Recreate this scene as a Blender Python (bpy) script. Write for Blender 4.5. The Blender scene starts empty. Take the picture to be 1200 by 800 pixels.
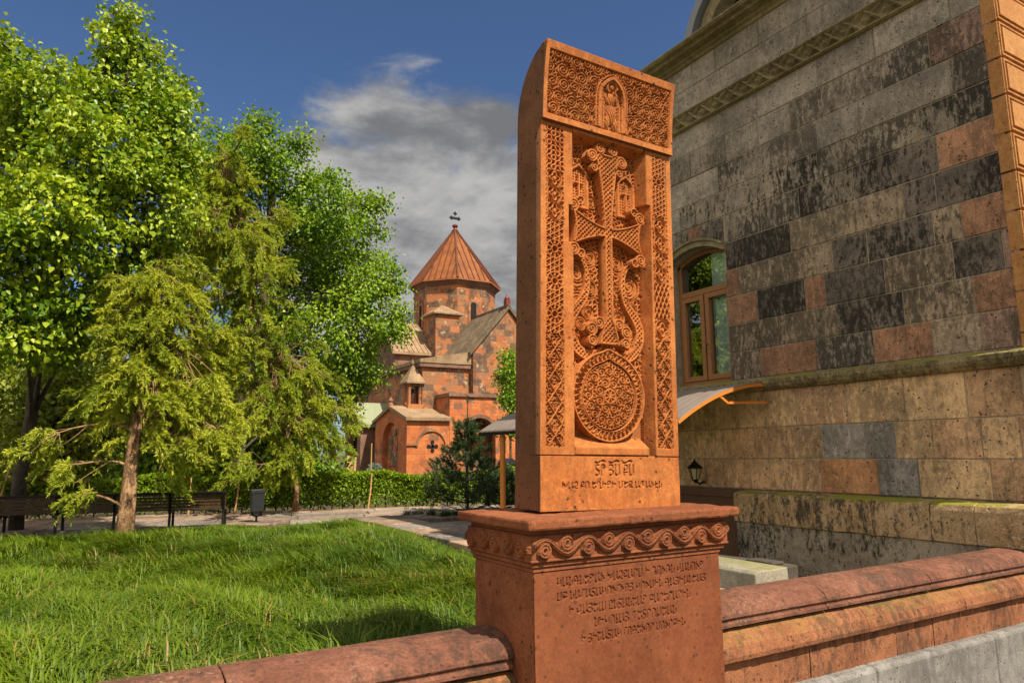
import bpy, math, random
import numpy as np
from mathutils import Vector, Matrix
SC = bpy.context.scene
COL = SC.collection
E = 1.55                      # eye height above the lawn; scene heights below are given from the eye and raised by E
R = math.radians

# ------------------------------------------------------------------ camera
cam = bpy.data.cameras.new('camera'); co = bpy.data.objects.new('camera', cam); COL.objects.link(co)
cam.sensor_width = 36; cam.lens = 24.8; cam.clip_start = 0.05; cam.clip_end = 4000
r_, u_, f_ = Vector((0.860888, -0.508686, -0.010506)), Vector((-0.070213, -0.139228, 0.987768)), Vector((0.503927, 0.84962, 0.155576))
m = Matrix((r_, u_, -f_)).transposed().to_4x4(); m.translation = (0, 0, E)
co.matrix_world = m
SC.camera = co

# ------------------------------------------------------------------ light
SUN_EL, SUN_AZ = 52.0, 168.0           # azimuth clockwise from +Y
sd = Vector((math.sin(R(SUN_AZ))*math.cos(R(SUN_EL)), math.cos(R(SUN_AZ))*math.cos(R(SUN_EL)), math.sin(R(SUN_EL))))
sun = bpy.data.lights.new('sun', 'SUN'); sun.energy = 5.0; sun.angle = R(0.5); sun.color = (1.0, 0.88, 0.70)
so = bpy.data.objects.new('sun', sun); COL.objects.link(so); so.location = (0, -10, 20)
so.rotation_euler = (-sd).to_track_quat('-Z', 'Y').to_euler()
W = bpy.data.worlds.new('World'); SC.world = W; W.use_nodes = True
nt = W.node_tree; nt.nodes.clear()
def N(t, typ, **kw):
    n = t.nodes.new(typ)
    for k, v in kw.items():
        if k.startswith('i_'):
            key = k[2:].replace('_', ' ')
            n.inputs[int(key) if key.isdigit() else key].default_value = v
        else: setattr(n, k, v)
    return n
def math_(t, op, a, b=None, c=None, clamp=False):
    n = N(t, 'ShaderNodeMath', operation=op, use_clamp=clamp)
    for i, v in enumerate((a, b, c)):
        if v is None: continue
        if isinstance(v, (int, float)): n.inputs[i].default_value = v
        else: t.links.new(v, n.inputs[i])
    return n.outputs[0]
def mix_(t, fac, a, b, mode='MIX'):
    n = N(t, 'ShaderNodeMix', data_type='RGBA', blend_type=mode)
    for key, v in ((0, fac), (6, a), (7, b)):
        if isinstance(v, (int, float)): n.inputs[key].default_value = v
        elif isinstance(v, tuple): n.inputs[key].default_value = v if len(v) == 4 else (*v, 1)
        else: t.links.new(v, n.inputs[key])
    return n.outputs[2]
def ramp_(t, x, lo, hi, a=0.0, b=1.0, smooth=True):
    n = N(t, 'ShaderNodeMapRange', interpolation_type='SMOOTHSTEP' if smooth else 'LINEAR')
    t.links.new(x, n.inputs[0]); n.inputs[1].default_value = lo; n.inputs[2].default_value = hi; n.inputs[3].default_value = a; n.inputs[4].default_value = b
    return n.outputs[0]
def noise_(t, vec, scale, detail=4, rough=.55, dist=0.0, out=0):
    n = N(t, 'ShaderNodeTexNoise'); n.inputs['Scale'].default_value = scale; n.inputs['Detail'].default_value = detail
    n.inputs['Roughness'].default_value = rough; n.inputs['Distortion'].default_value = dist
    if vec is not None: t.links.new(vec, n.inputs['Vector'])
    return n.outputs[out]
def mapping_(t, vec, scale=(1, 1, 1), loc=(0, 0, 0), rot=(0, 0, 0)):
    n = N(t, 'ShaderNodeMapping'); n.inputs['Scale'].default_value = scale; n.inputs['Location'].default_value = loc; n.inputs['Rotation'].default_value = rot
    t.links.new(vec, n.inputs[0]); return n.outputs[0]
sky = N(nt, 'ShaderNodeTexSky', sky_type='NISHITA', sun_disc=False, sun_elevation=R(SUN_EL), sun_rotation=R(SUN_AZ), air_density=1.0, dust_density=0.6, ozone_density=3.0)
tc = N(nt, 'ShaderNodeTexCoord')
dirv = tc.outputs['Generated']
# a bank of grey cloud standing in the north-east, thin veils elsewhere
def dotd(v):
    n = N(nt, 'ShaderNodeVectorMath', operation='DOT_PRODUCT'); nt.links.new(dirv, n.inputs[0]); n.inputs[1].default_value = v; return n.outputs['Value']
sm = mapping_(nt, dirv, (1, 1, 2.5), (0, 0, 0), (R(10), R(-22), 0))
big = noise_(nt, sm, 2.6, 7, .55, .35)
det = noise_(nt, sm, 6.5, 10, .64, .35)
bank = ramp_(nt, dotd((0.375, 0.885, 0.275)), 0.945, 0.994)
m0 = math_(nt, 'ADD', math_(nt, 'MULTIPLY', bank, 0.50), math_(nt, 'ADD', math_(nt, 'MULTIPLY', big, .40), math_(nt, 'MULTIPLY', det, .66)))
cl = ramp_(nt, m0, 0.77, 0.98)
low = N(nt, 'ShaderNodeSeparateXYZ'); nt.links.new(dirv, low.inputs[0])
veil = math_(nt, 'MULTIPLY', ramp_(nt, low.outputs[2], 0.42, 0.02), ramp_(nt, det, .40, .66))
cl2 = math_(nt, 'MAXIMUM', cl, math_(nt, 'MULTIPLY', veil, .45))
shade = noise_(nt, mapping_(nt, dirv, (1, 1, 2.2), (3.1, .4, 0), (R(10), R(-22), 0)), 5.5, 8, .58, .12)
ccol = mix_(nt, ramp_(nt, shade, .36, .66), (1.25, 1.28, 1.36), (3.4, 3.35, 3.3))
skc = mix_(nt, 1.0, sky.outputs[0], (0.47, 0.55, 0.66), 'MULTIPLY')
wc = mix_(nt, cl2, skc, ccol)
# unseen bright cloud added behind and left of the camera to fill shaded sides
west = ramp_(nt, math_(nt, 'ADD', dotd((-0.80, -0.55, 0.25)), math_(nt, 'MULTIPLY', math_(nt, 'SUBTRACT', big, .5), .9)), -.05, .35)
wc = mix_(nt, math_(nt, 'MULTIPLY', west, .9), wc, (6.6, 6.0, 5.2))
bg = N(nt, 'ShaderNodeBackground'); bg.inputs[1].default_value = 0.10
wo = N(nt, 'ShaderNodeOutputWorld')
nt.links.new(wc, bg.inputs[0]); nt.links.new(bg.outputs[0], wo.inputs[0])
SC.view_settings.view_transform = 'Standard'; SC.view_settings.look = 'None'; SC.view_settings.gamma = 1; SC.view_settings.use_curve_mapping = False
SC.view_settings.exposure = 0.58
SC.cycles.max_bounces = 6; SC.cycles.transparent_max_bounces = 8

# ------------------------------------------------------------------ materials
def newmat(name):
    M = bpy.data.materials.new(name); M.use_nodes = True; t = M.node_tree; t.nodes.clear()
    o = N(t, 'ShaderNodeOutputMaterial'); b = N(t, 'ShaderNodeBsdfPrincipled'); t.links.new(b.outputs[0], o.inputs[0])
    return M, t, b
def c4(c): return (*c, 1)
def stone(name, a, b, ns=2.2, attr=False, pits=.6, bump=.25, dark=0.0, darkcol=(.03, .026, .02), lichen=0.0, moss=0.0, streak=False, rough=.92, grain=.35, soot=0.0):
    M, t, bs = newmat(name)
    P = N(t, 'ShaderNodeTexCoord').outputs['Object']
    n1 = noise_(t, P, ns, 5, .6); n2 = noise_(t, P, ns*6, 5, .65); n3 = noise_(t, P, 70, 4, .7)
    f = ramp_(t, math_(t, 'ADD', math_(t, 'MULTIPLY', n1, .6), math_(t, 'MULTIPLY', n2, .4)), .38, .62)
    col = mix_(t, f, a, b)
    at = None
    if attr:
        at = N(t, 'ShaderNodeAttribute', attribute_name='tone')
        k = mix_(t, f, (.72, .72, .72), (1.28, 1.25, 1.2))
        col = mix_(t, 1.0, at.outputs['Color'], k, 'MULTIPLY')
    g = ramp_(t, n3, .3, .7, 1-grain, 1+grain, False)
    gc = N(t, 'ShaderNodeCombineColor'); [t.links.new(g, gc.inputs[i]) for i in range(3)]
    col = mix_(t, 1.0, col, gc.outputs[0], 'MULTIPLY')
    if dark or attr:
        v = mapping_(t, P, (5, 5, 1.6) if streak else (3, 3, 3))
        s = noise_(t, v, 2.6, 8, .74, .3)
        sp = noise_(t, mapping_(t, P, (1, 1, .5)), 26, 4, .7)
        zone = ramp_(t, noise_(t, mapping_(t, P, (1, 1, .8), (4, 8, 2)), .9, 3, .5), .38, .60, -.045, .045)
        lo = math_(t, 'ADD', math_(t, 'ADD', math_(t, 'MULTIPLY', s, .6), math_(t, 'MULTIPLY', sp, .4)), zone)
        if attr: fac = math_(t, 'MULTIPLY', ramp_(t, lo, .44, .56), math_(t, 'ADD', at.outputs['Alpha'], dark, clamp=True))
        else: fac = math_(t, 'MULTIPLY', ramp_(t, lo, .46, .60), dark)
        col = mix_(t, fac, col, darkcol)
    if lichen:
        l = math_(t, 'MULTIPLY', ramp_(t, noise_(t, P, 45, 4, .7), .55, .63), ramp_(t, noise_(t, mapping_(t, P, (1, 1, .7), (7, 3, 1)), 1.1, 4, .6), .45, .60))
        col = mix_(t, math_(t, 'MULTIPLY', l, lichen), col, (.50, .43, .30))
    vo = N(t, 'ShaderNodeTexVoronoi'); vo.inputs['Scale'].default_value = 22; t.links.new(P, vo.inputs['Vector'])
    pm = math_(t, 'MULTIPLY', ramp_(t, vo.outputs['Distance'], .30, .14), ramp_(t, noise_(t, P, 9, 2), .51, .58))
    col = mix_(t, math_(t, 'MULTIPLY', pm, pits), col, (.035, .02, .012))
    if moss:
        gn = N(t, 'ShaderNodeNewGeometry'); sx = N(t, 'ShaderNodeSeparateXYZ'); t.links.new(gn.outputs['Normal'], sx.inputs[0])
        mf = math_(t, 'MULTIPLY', ramp_(t, math_(t, 'ADD', sx.outputs[2], math_(t, 'MULTIPLY', math_(t, 'SUBTRACT', n2, .5), 1.6)), .30, .75), ramp_(t, noise_(t, P, 1.7, 4), .40, .55))
        col = mix_(t, math_(t, 'MULTIPLY', mf, moss), col, (.19, .19, .02))
    t.links.new(col, bs.inputs['Base Color']); bs.inputs['Roughness'].default_value = rough
    bs.inputs['Specular IOR Level'].default_value = .25
    h = math_(t, 'SUBTRACT', math_(t, 'ADD', math_(t, 'MULTIPLY', n3, .35), math_(t, 'MULTIPLY', n2, .8)), math_(t, 'MULTIPLY', pm, 1.2))
    bp = N(t, 'ShaderNodeBump'); bp.inputs['Strength'].default_value = bump; bp.inputs['Distance'].default_value = .02
    t.links.new(h, bp.inputs['Height']); t.links.new(bp.outputs[0], bs.inputs['Normal'])
    return M
def plain(name, c, rough=.6, metal=0.0, var=.25, ns=12, bump=0.05, spec=.4):
    M, t, bs = newmat(name); P = N(t, 'ShaderNodeTexCoord').outputs['Object']
    n = noise_(t, P, ns, 5, .6)
    col = mix_(t, n, tuple(v*(1-var) for v in c), tuple(min(1, v*(1+var)) for v in c))
    t.links.new(col, bs.inputs['Base Color']); bs.inputs['Roughness'].default_value = rough; bs.inputs['Metallic'].default_value = metal; bs.inputs['Specular IOR Level'].default_value = spec
    bp = N(t, 'ShaderNodeBump'); bp.inputs['Strength'].default_value = bump; bp.inputs['Distance'].default_value = .01
    t.links.new(n, bp.inputs['Height']); t.links.new(bp.outputs[0], bs.inputs['Normal'])
    return M
def leafmat(name, a, b, trans=.35, rough=.5, dry=None):
    M, t, bs = newmat(name); o = [n for n in t.nodes if n.type == 'OUTPUT_MATERIAL'][0]
    at = N(t, 'ShaderNodeAttribute', attribute_name='tone')
    col = mix_(t, at.outputs['Fac'], a, b)
    if dry: col = mix_(t, ramp_(t, at.outputs['Fac'], .93, .97), col, dry)
    t.links.new(col, bs.inputs['Base Color']); bs.inputs['Roughness'].default_value = rough; bs.inputs['Specular IOR Level'].default_value = .35
    tr = N(t, 'ShaderNodeBsdfTranslucent'); t.links.new(mix_(t, 1.0, col, (1.15, 1.1, .5), 'MULTIPLY'), tr.inputs[0])
    mx = N(t, 'ShaderNodeMixShader'); mx.inputs[0].default_value = trans
    t.links.new(bs.outputs[0], mx.inputs[1]); t.links.new(tr.outputs[0], mx.inputs[2]); t.links.new(mx.outputs[0], o.inputs[0])
    return M
def masonry(name, cols, mortar, bw, bh, dirt=.4):
    """coursed tuff: blocks of several colours; coordinate runs along whichever horizontal axis the wall has"""
    M, t, bs = newmat(name); P = N(t, 'ShaderNodeTexCoord').outputs['Object']
    s = N(t, 'ShaderNodeSeparateXYZ'); t.links.new(P, s.inputs[0])
    gn = N(t, 'ShaderNodeNewGeometry'); sn = N(t, 'ShaderNodeSeparateXYZ'); t.links.new(gn.outputs['True Normal'], sn.inputs[0])
    ax = math_(t, 'ABSOLUTE', sn.outputs[0]); side = math_(t, 'GREATER_THAN', ax, .6)
    al = math_(t, 'ADD', math_(t, 'MULTIPLY', s.outputs[1], side), math_(t, 'MULTIPLY', s.outputs[0], math_(t, 'SUBTRACT', 1.0, side)))
    c = N(t, 'ShaderNodeCombineXYZ'); t.links.new(al, c.inputs[0]); t.links.new(s.outputs[2], c.inputs[1])
    def brick(off, w, c1, c2, mort):
        b = N(t, 'ShaderNodeTexBrick'); t.links.new(mapping_(t, c.outputs[0], (1, 1, 1), off), b.inputs['Vector'])
        b.offset = .37; b.squash = .8; b.squash_frequency = 3
        b.inputs['Color1'].default_value = c4(c1); b.inputs['Color2'].default_value = c4(c2); b.inputs['Mortar'].default_value = c4(mort)
        b.inputs['Scale'].default_value = 1; b.inputs['Brick Width'].default_value = w; b.inputs['Row Height'].default_value = bh; b.inputs['Mortar Size'].default_value = .012; b.inputs['Bias'].default_value = 0
        return b
    b1 = brick((0, 0, 0), bw, (0, 0, 0), (1, 1, 1), (.5, .5, .5))
    rgb = N(t, 'ShaderNodeValToRGB'); e = rgb.color_ramp; e.interpolation = 'CONSTANT'
    while len(e.elements) < len(cols): e.elements.new(.5)
    for i, (p, cc) in enumerate(cols): e.elements[i].position = p; e.elements[i].color = c4(cc)
    t.links.new(b1.outputs[0], rgb.inputs[0])
    n = noise_(t, P, .9, 6, .65); n2 = noise_(t, P, 6, 5, .65)
    k = mix_(t, n2, (.6, .6, .6), (1.35, 1.35, 1.35))
    col = mix_(t, 1.0, rgb.outputs[0], k, 'MULTIPLY')
    col = mix_(t, b1.outputs['Fac'], col, mortar)
    col = mix_(t, math_(t, 'MULTIPLY', ramp_(t, n, .5, .62), dirt), col, (.06, .045, .03))
    pale = math_(t, 'MULTIPLY', ramp_(t, noise_(t, mapping_(t, P, (1, 1, 1), (9, 2, 4)), 1.6, 6, .7), .58, .64), dirt)
    col = mix_(t, pale, col, (.5, .36, .2))
    t.links.new(col, bs.inputs['Base Color']); bs.inputs['Roughness'].default_value = .9
    bp = N(t, 'ShaderNodeBump'); bp.inputs['Strength'].default_value = .5; bp.inputs['Distance'].default_value = .05
    t.links.new(math_(t, 'SUBTRACT', n2, b1.outputs['Fac']), bp.inputs['Height']); t.links.new(bp.outputs[0], bs.inputs['Normal'])
    return M

MT = {}
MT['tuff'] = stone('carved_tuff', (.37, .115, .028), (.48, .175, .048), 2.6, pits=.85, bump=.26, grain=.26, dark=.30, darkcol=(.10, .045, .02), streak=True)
MT['tuff_side'] = stone('shade_darkened_tuff', (.14, .060, .027), (.20, .088, .040), 2.0, pits=.8, bump=.25, grain=.25, dark=.18)  # same tuff, side shade put into the base colour on top of its soot
MT['ped'] = stone('pedestal_tuff', (.18, .054, .022), (.27, .092, .036), 2.2, pits=.7, bump=.3, grain=.3, dark=.22)
MT['ped_face'] = stone('pedestal_face_tuff', (.155, .045, .018), (.22, .070, .028), 2.2, pits=.55, bump=.16, grain=.2, dark=.1)
MT['coping'] = stone('coping_tuff', (.130, .052, .032), (.205, .088, .056), 3.0, pits=.5, bump=.45, grain=.32, dark=.55, lichen=.25)
MT['course'] = stone('parapet_tuff', (.19, .070, .032), (.28, .115, .054), 2.0, pits=.6, bump=.4, grain=.35, dark=.6, streak=True, moss=.18)
MT['concrete'] = stone('grey_concrete', (.17, .16, .15), (.26, .25, .235), 1.6, pits=.4, bump=.3, grain=.3, dark=.35, streak=True)
MT['block'] = stone('grey_basalt_block', (.2, .2, .2), (.3, .3, .3), 2.4, attr=True, pits=.9, bump=.45, grain=.4, streak=True, dark=.10, lichen=.15)
MT['block_low'] = stone('tan_basalt_block', (.2, .2, .2), (.3, .3, .3), 2.4, attr=True, pits=.9, bump=.4, grain=.35, streak=True, dark=.15, lichen=.7)
MT['mortar'] = stone('pale_mortar', (.30, .25, .18), (.38, .32, .23), 5, pits=.2, bump=.4, dark=.3)
MT['plinth'] = stone('stained_plinth', (.30, .20, .10), (.46, .31, .17), 1.8, pits=.8, bump=.5, grain=.4, dark=.9, streak=True, lichen=.9, moss=1.0)
MT['plinth_low'] = stone('damp_plinth_foot', (.20, .165, .12), (.33, .28, .21), 1.6, pits=.6, bump=.5, grain=.4, dark=1.0, streak=True, lichen=.7, moss=.9)
MT['ledge'] = stone('mossy_ledge', (.20, .155, .08), (.34, .27, .14), 2.2, pits=.6, bump=.6, grain=.4, dark=.6, streak=True, moss=.7)
MT['cornice'] = stone('weathered_cornice', (.22, .18, .10), (.34, .28, .16), 1.8, pits=.5, bump=.4, grain=.3, dark=.3, moss=.5)
MT['quoin'] = stone('orange_quoin', (.40, .18, .06), (.50, .25, .09), 2.2, pits=.5, bump=.3, grain=.25, dark=.15, streak=True)
MT['pale_block'] = stone('pale_stone_block', (.24, .225, .18), (.34, .315, .25), 3, pits=.3, bump=.3, moss=.5, dark=.2)
MT['dark_block'] = stone('dark_stone_block', (.06, .05, .04), (.10, .085, .07), 3, pits=.3, bump=.3)
MT['paving'] = stone('paving_stone', (.24, .17, .13), (.34, .25, .20), 1.2, attr=True, pits=.3, bump=.35, grain=.3, dark=.25)
MT['earth'] = stone('dark_earth', (.07, .055, .03), (.12, .10, .05), 1.4, pits=.2, bump=.6, dark=.3)
MT['church'] = masonry('church_tuff', [(0, (.15, .085, .055)), (.22, (.36, .135, .052)), (.40, (.30, .14, .065)), (.58, (.42, .155, .055)), (.72, (.25, .12, .06)), (.86, (.37, .125, .05))], (.33, .17, .09), .95, .55, .75)
MT['church_red'] = masonry('porch_tuff', [(0, (.22, .10, .055)), (.2, (.48, .14, .042)), (.5, (.52, .165, .048)), (.75, (.43, .125, .04))], (.40, .17, .08), .8, .5, .4)
MT['church_dark'] = stone('dark_tuff', (.17, .10, .07), (.26, .15, .10), .6, pits=.2, bump=.4, dark=.5)
MT['roof_stone'] = stone('stone_roof', (.26, .17, .10), (.36, .25, .15), 1.0, pits=.1, bump=.3, dark=.35, streak=True)
MT['roof_dark'] = stone('weathered_roof', (.12, .09, .06), (.20, .15, .10), 1.0, pits=.1, bump=.3, dark=.4)
MT['roof_red'] = plain('rusty_red_roof', (.22, .068, .015), .75, 0, .85, 1.1, .1)
MT['roof_seam'] = plain('dark_rust_seam', (.11, .032, .010), .75, 0, .6, 1.5, .1)
MT['roof_green'] = plain('pale_copper_roof', (.24, .27, .17), .7, 0, .3, 3, .1)
MT['iron'] = plain('black_iron', (.02, .019, .018), .5, .6, .3)
MT['redpaint'] = plain('dark_red_paint', (.16, .03, .02), .5)
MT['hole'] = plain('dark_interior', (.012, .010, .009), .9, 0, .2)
MT['bark'] = stone('bark', (.22, .12, .06), (.46, .28, .15), 3.5, pits=.2, bump=.9, grain=.4, dark=.7, darkcol=(.03, .02, .012), streak=True)
MT['bark_dark'] = stone('dark_bark', (.055, .045, .035), (.11, .09, .065), 3.5, pits=.2, bump=.9, grain=.4, dark=.5, streak=True)
MT['twig'] = plain('pale_twig', (.30, .19, .09), .8, 0, .4, 6)
MT['stake'] = plain('pale_wood', (.46, .27, .11), .8, 0, .4, 8, .2)
MT['bench_wood'] = plain('brown_slats', (.055, .028, .010), .55, 0, .6, 9, .2)
MT['bin'] = plain('grey_bin_metal', (.035, .038, .042), .45, .35, .5, 7, .1)
MT['orange_paint'] = plain('orange_paint', (.60, .20, .03), .45, 0, .2, 6, .03)
MT['canopy'] = plain('grey_canopy_sheet', (.20, .165, .145), .62, .0, .25, 5, .05, .5)
MT['frame_wood'] = plain('brown_window_frame', (.28, .125, .042), .45, 0, .35, 14, .1)
MT['curtain'] = plain('pale_curtain', (.80, .84, .80), .9, 0, .12, 4)
MT['grey_metal'] = plain('grey_metal', (.20, .22, .24), .4, .3, .2)
MT['lampglass'] = plain('frosted_lamp_glass', (.34, .30, .16), .2, 0, .3, 20, .02)
MT['brown_panel'] = plain('brown_panel', (.095, .045, .022), .7, 0, .5, 3, .1)
M, t, bs = newmat('window_glass'); o = [n for n in t.nodes if n.type == 'OUTPUT_MATERIAL'][0]
gl = N(t, 'ShaderNodeBsdfGlossy'); gl.inputs['Roughness'].default_value = .02; gl.inputs[0].default_value = (.9, .95, 1, 1)
tr = N(t, 'ShaderNodeBsdfTransparent'); tr.inputs[0].default_value = (.75, .85, .82, 1)
fr = N(t, 'ShaderNodeFresnel'); fr.inputs[0].default_value = 1.7
mx = N(t, 'ShaderNodeMixShader'); t.links.new(math_(t, 'ADD', math_(t, 'MULTIPLY', fr.outputs[0], .7), .24), mx.inputs[0]); t.links.new(tr.outputs[0], mx.inputs[1]); t.links.new(gl.outputs[0], mx.inputs[2]); t.links.new(mx.outputs[0], o.inputs[0])
MT['glass'] = M
MT['leaf_a'] = leafmat('lime_leaf', (.10, .21, .010), (.46, .55, .030), .32, .38)
MT['leaf_c'] = leafmat('green_leaf', (.09, .21, .010), (.34, .47, .024), .38, .36)
MT['leaf_d'] = leafmat('shrub_leaf', (.11, .16, .014), (.30, .34, .03), .4, .5)
MT['juniper'] = leafmat('juniper_spray', (.16, .24, .013), (.56, .60, .056), .38, .6, (.40, .24, .08))
MT['juniper_b'] = leafmat('juniper_spray_green', (.15, .24, .013), (.52, .58, .052), .38, .6, (.38, .24, .08))
MT['pine'] = leafmat('pine_needle', (.025, .055, .014), (.085, .13, .04), .15, .5)
MT['spruce'] = leafmat('blue_spruce_needle', (.14, .22, .20), (.30, .42, .38), .15, .6)
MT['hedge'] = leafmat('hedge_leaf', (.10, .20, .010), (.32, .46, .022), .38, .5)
MT['bush'] = leafmat('lime_bush_leaf', (.13, .22, .015), (.34, .44, .03), .4, .5)
MT['grass'] = leafmat('grass_blade', (.035, .09, .003), (.19, .27, .010), .38, .5, (.34, .24, .07))
MT['petal'] = plain('pink_petal', (.75, .12, .22), .6)
MT['white_flower'] = plain('white_petal', (.6, .6, .55), .7)

# ------------------------------------------------------------------ helpers
ORG = {}
def tag(o, label=None, cat=None, group=None, kind=None):
    if label: o['label'] = label
    if cat: o['category'] = cat
    if group: o['group'] = group
    if kind: o['kind'] = kind
    return o
def thing(name, label, cat, loc=(0, 0, 0), group=None, rot=(0, 0, 0)):
    """Empty at the base; loc given from the eye, parts are built in eye coordinates (or local when rotated)"""
    o = bpy.data.objects.new(name, None); COL.objects.link(o); o.empty_display_size = .2
    o.location = (loc[0], loc[1], loc[2]+E); o.rotation_euler = rot
    ORG[o.name] = Vector(loc)
    return tag(o, label, cat, group)
def link(name, me, mat, parent=None, org=None):
    o = bpy.data.objects.new(name, me); COL.objects.link(o)
    for mm in (mat if isinstance(mat, (list, tuple)) else [mat]):
        if mm is not None: me.materials.append(mm)
    if parent is not None: o.parent = parent; ORG[o.name] = ORG[parent.name]
    else: o.location = (org[0], org[1], org[2]+E); ORG[o.name] = Vector(org)
    return o
def np_mesh(name, co, faces, mat, parent=None, tone=None, local=False, org=(0, 0, 0), smooth=False):
    """co (N,3); faces: list of int arrays (M,k)"""
    co = np.asarray(co, dtype=np.float32)
    if not local: co = co - np.array(ORG[parent.name] if parent is not None else org, dtype=np.float32)
    me = bpy.data.meshes.new(name)
    me.vertices.add(len(co)); me.vertices.foreach_set('co', co.ravel())
    faces = [np.asarray(f, dtype=np.int32) for f in faces if len(f)]
    nl = sum(f.size for f in faces); nf = sum(len(f) for f in faces)
    me.loops.add(nl); me.loops.foreach_set('vertex_index', np.concatenate([f.ravel() for f in faces]))
    me.polygons.add(nf)
    tot = np.concatenate([np.full(len(f), f.shape[1], np.int32) for f in faces]); st = np.concatenate([[0], np.cumsum(tot)[:-1]]).astype(np.int32)
    me.polygons.foreach_set('loop_start', st); me.polygons.foreach_set('loop_total', tot)
    if smooth: me.polygons.foreach_set('use_smooth', np.ones(nf, dtype=bool))
    if tone is not None:
        a = me.attributes.new('tone', 'FLOAT', 'POINT'); a.data.foreach_set('value', np.asarray(tone, dtype=np.float32))
    me.update(calc_edges=True); me.validate()
    return link(name, me, mat, parent, org)
CLOUD = {}
def rough(o, cut, strength, size=.12):
    """worn, slightly uneven faces and edges: slice the mesh along its long axes and displace it by a clouds texture"""
    import bmesh
    bm = bmesh.new(); bm.from_mesh(o.data)
    for ax in range(3):
        lo = min(v.co[ax] for v in bm.verts); hi = max(v.co[ax] for v in bm.verts)
        n = int((hi-lo)/cut)
        if n > 260: n = 260
        for k in range(1, n+1):
            no = [0, 0, 0]; no[ax] = 1; p = [0, 0, 0]; p[ax] = lo+(hi-lo)*k/(n+1)
            bmesh.ops.bisect_plane(bm, geom=bm.verts[:]+bm.edges[:]+bm.faces[:], plane_co=p, plane_no=no, dist=1e-5)
    bm.to_mesh(o.data); bm.free()
    tx = CLOUD.get(size)
    if tx is None: tx = bpy.data.textures.new('wear', 'CLOUDS'); tx.noise_scale = size; tx.noise_depth = 3; CLOUD[size] = tx
    d = o.modifiers.new('wear', 'DISPLACE'); d.texture = tx; d.strength = strength; d.mid_level = .5; d.texture_coords = 'LOCAL'
    return o
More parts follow.
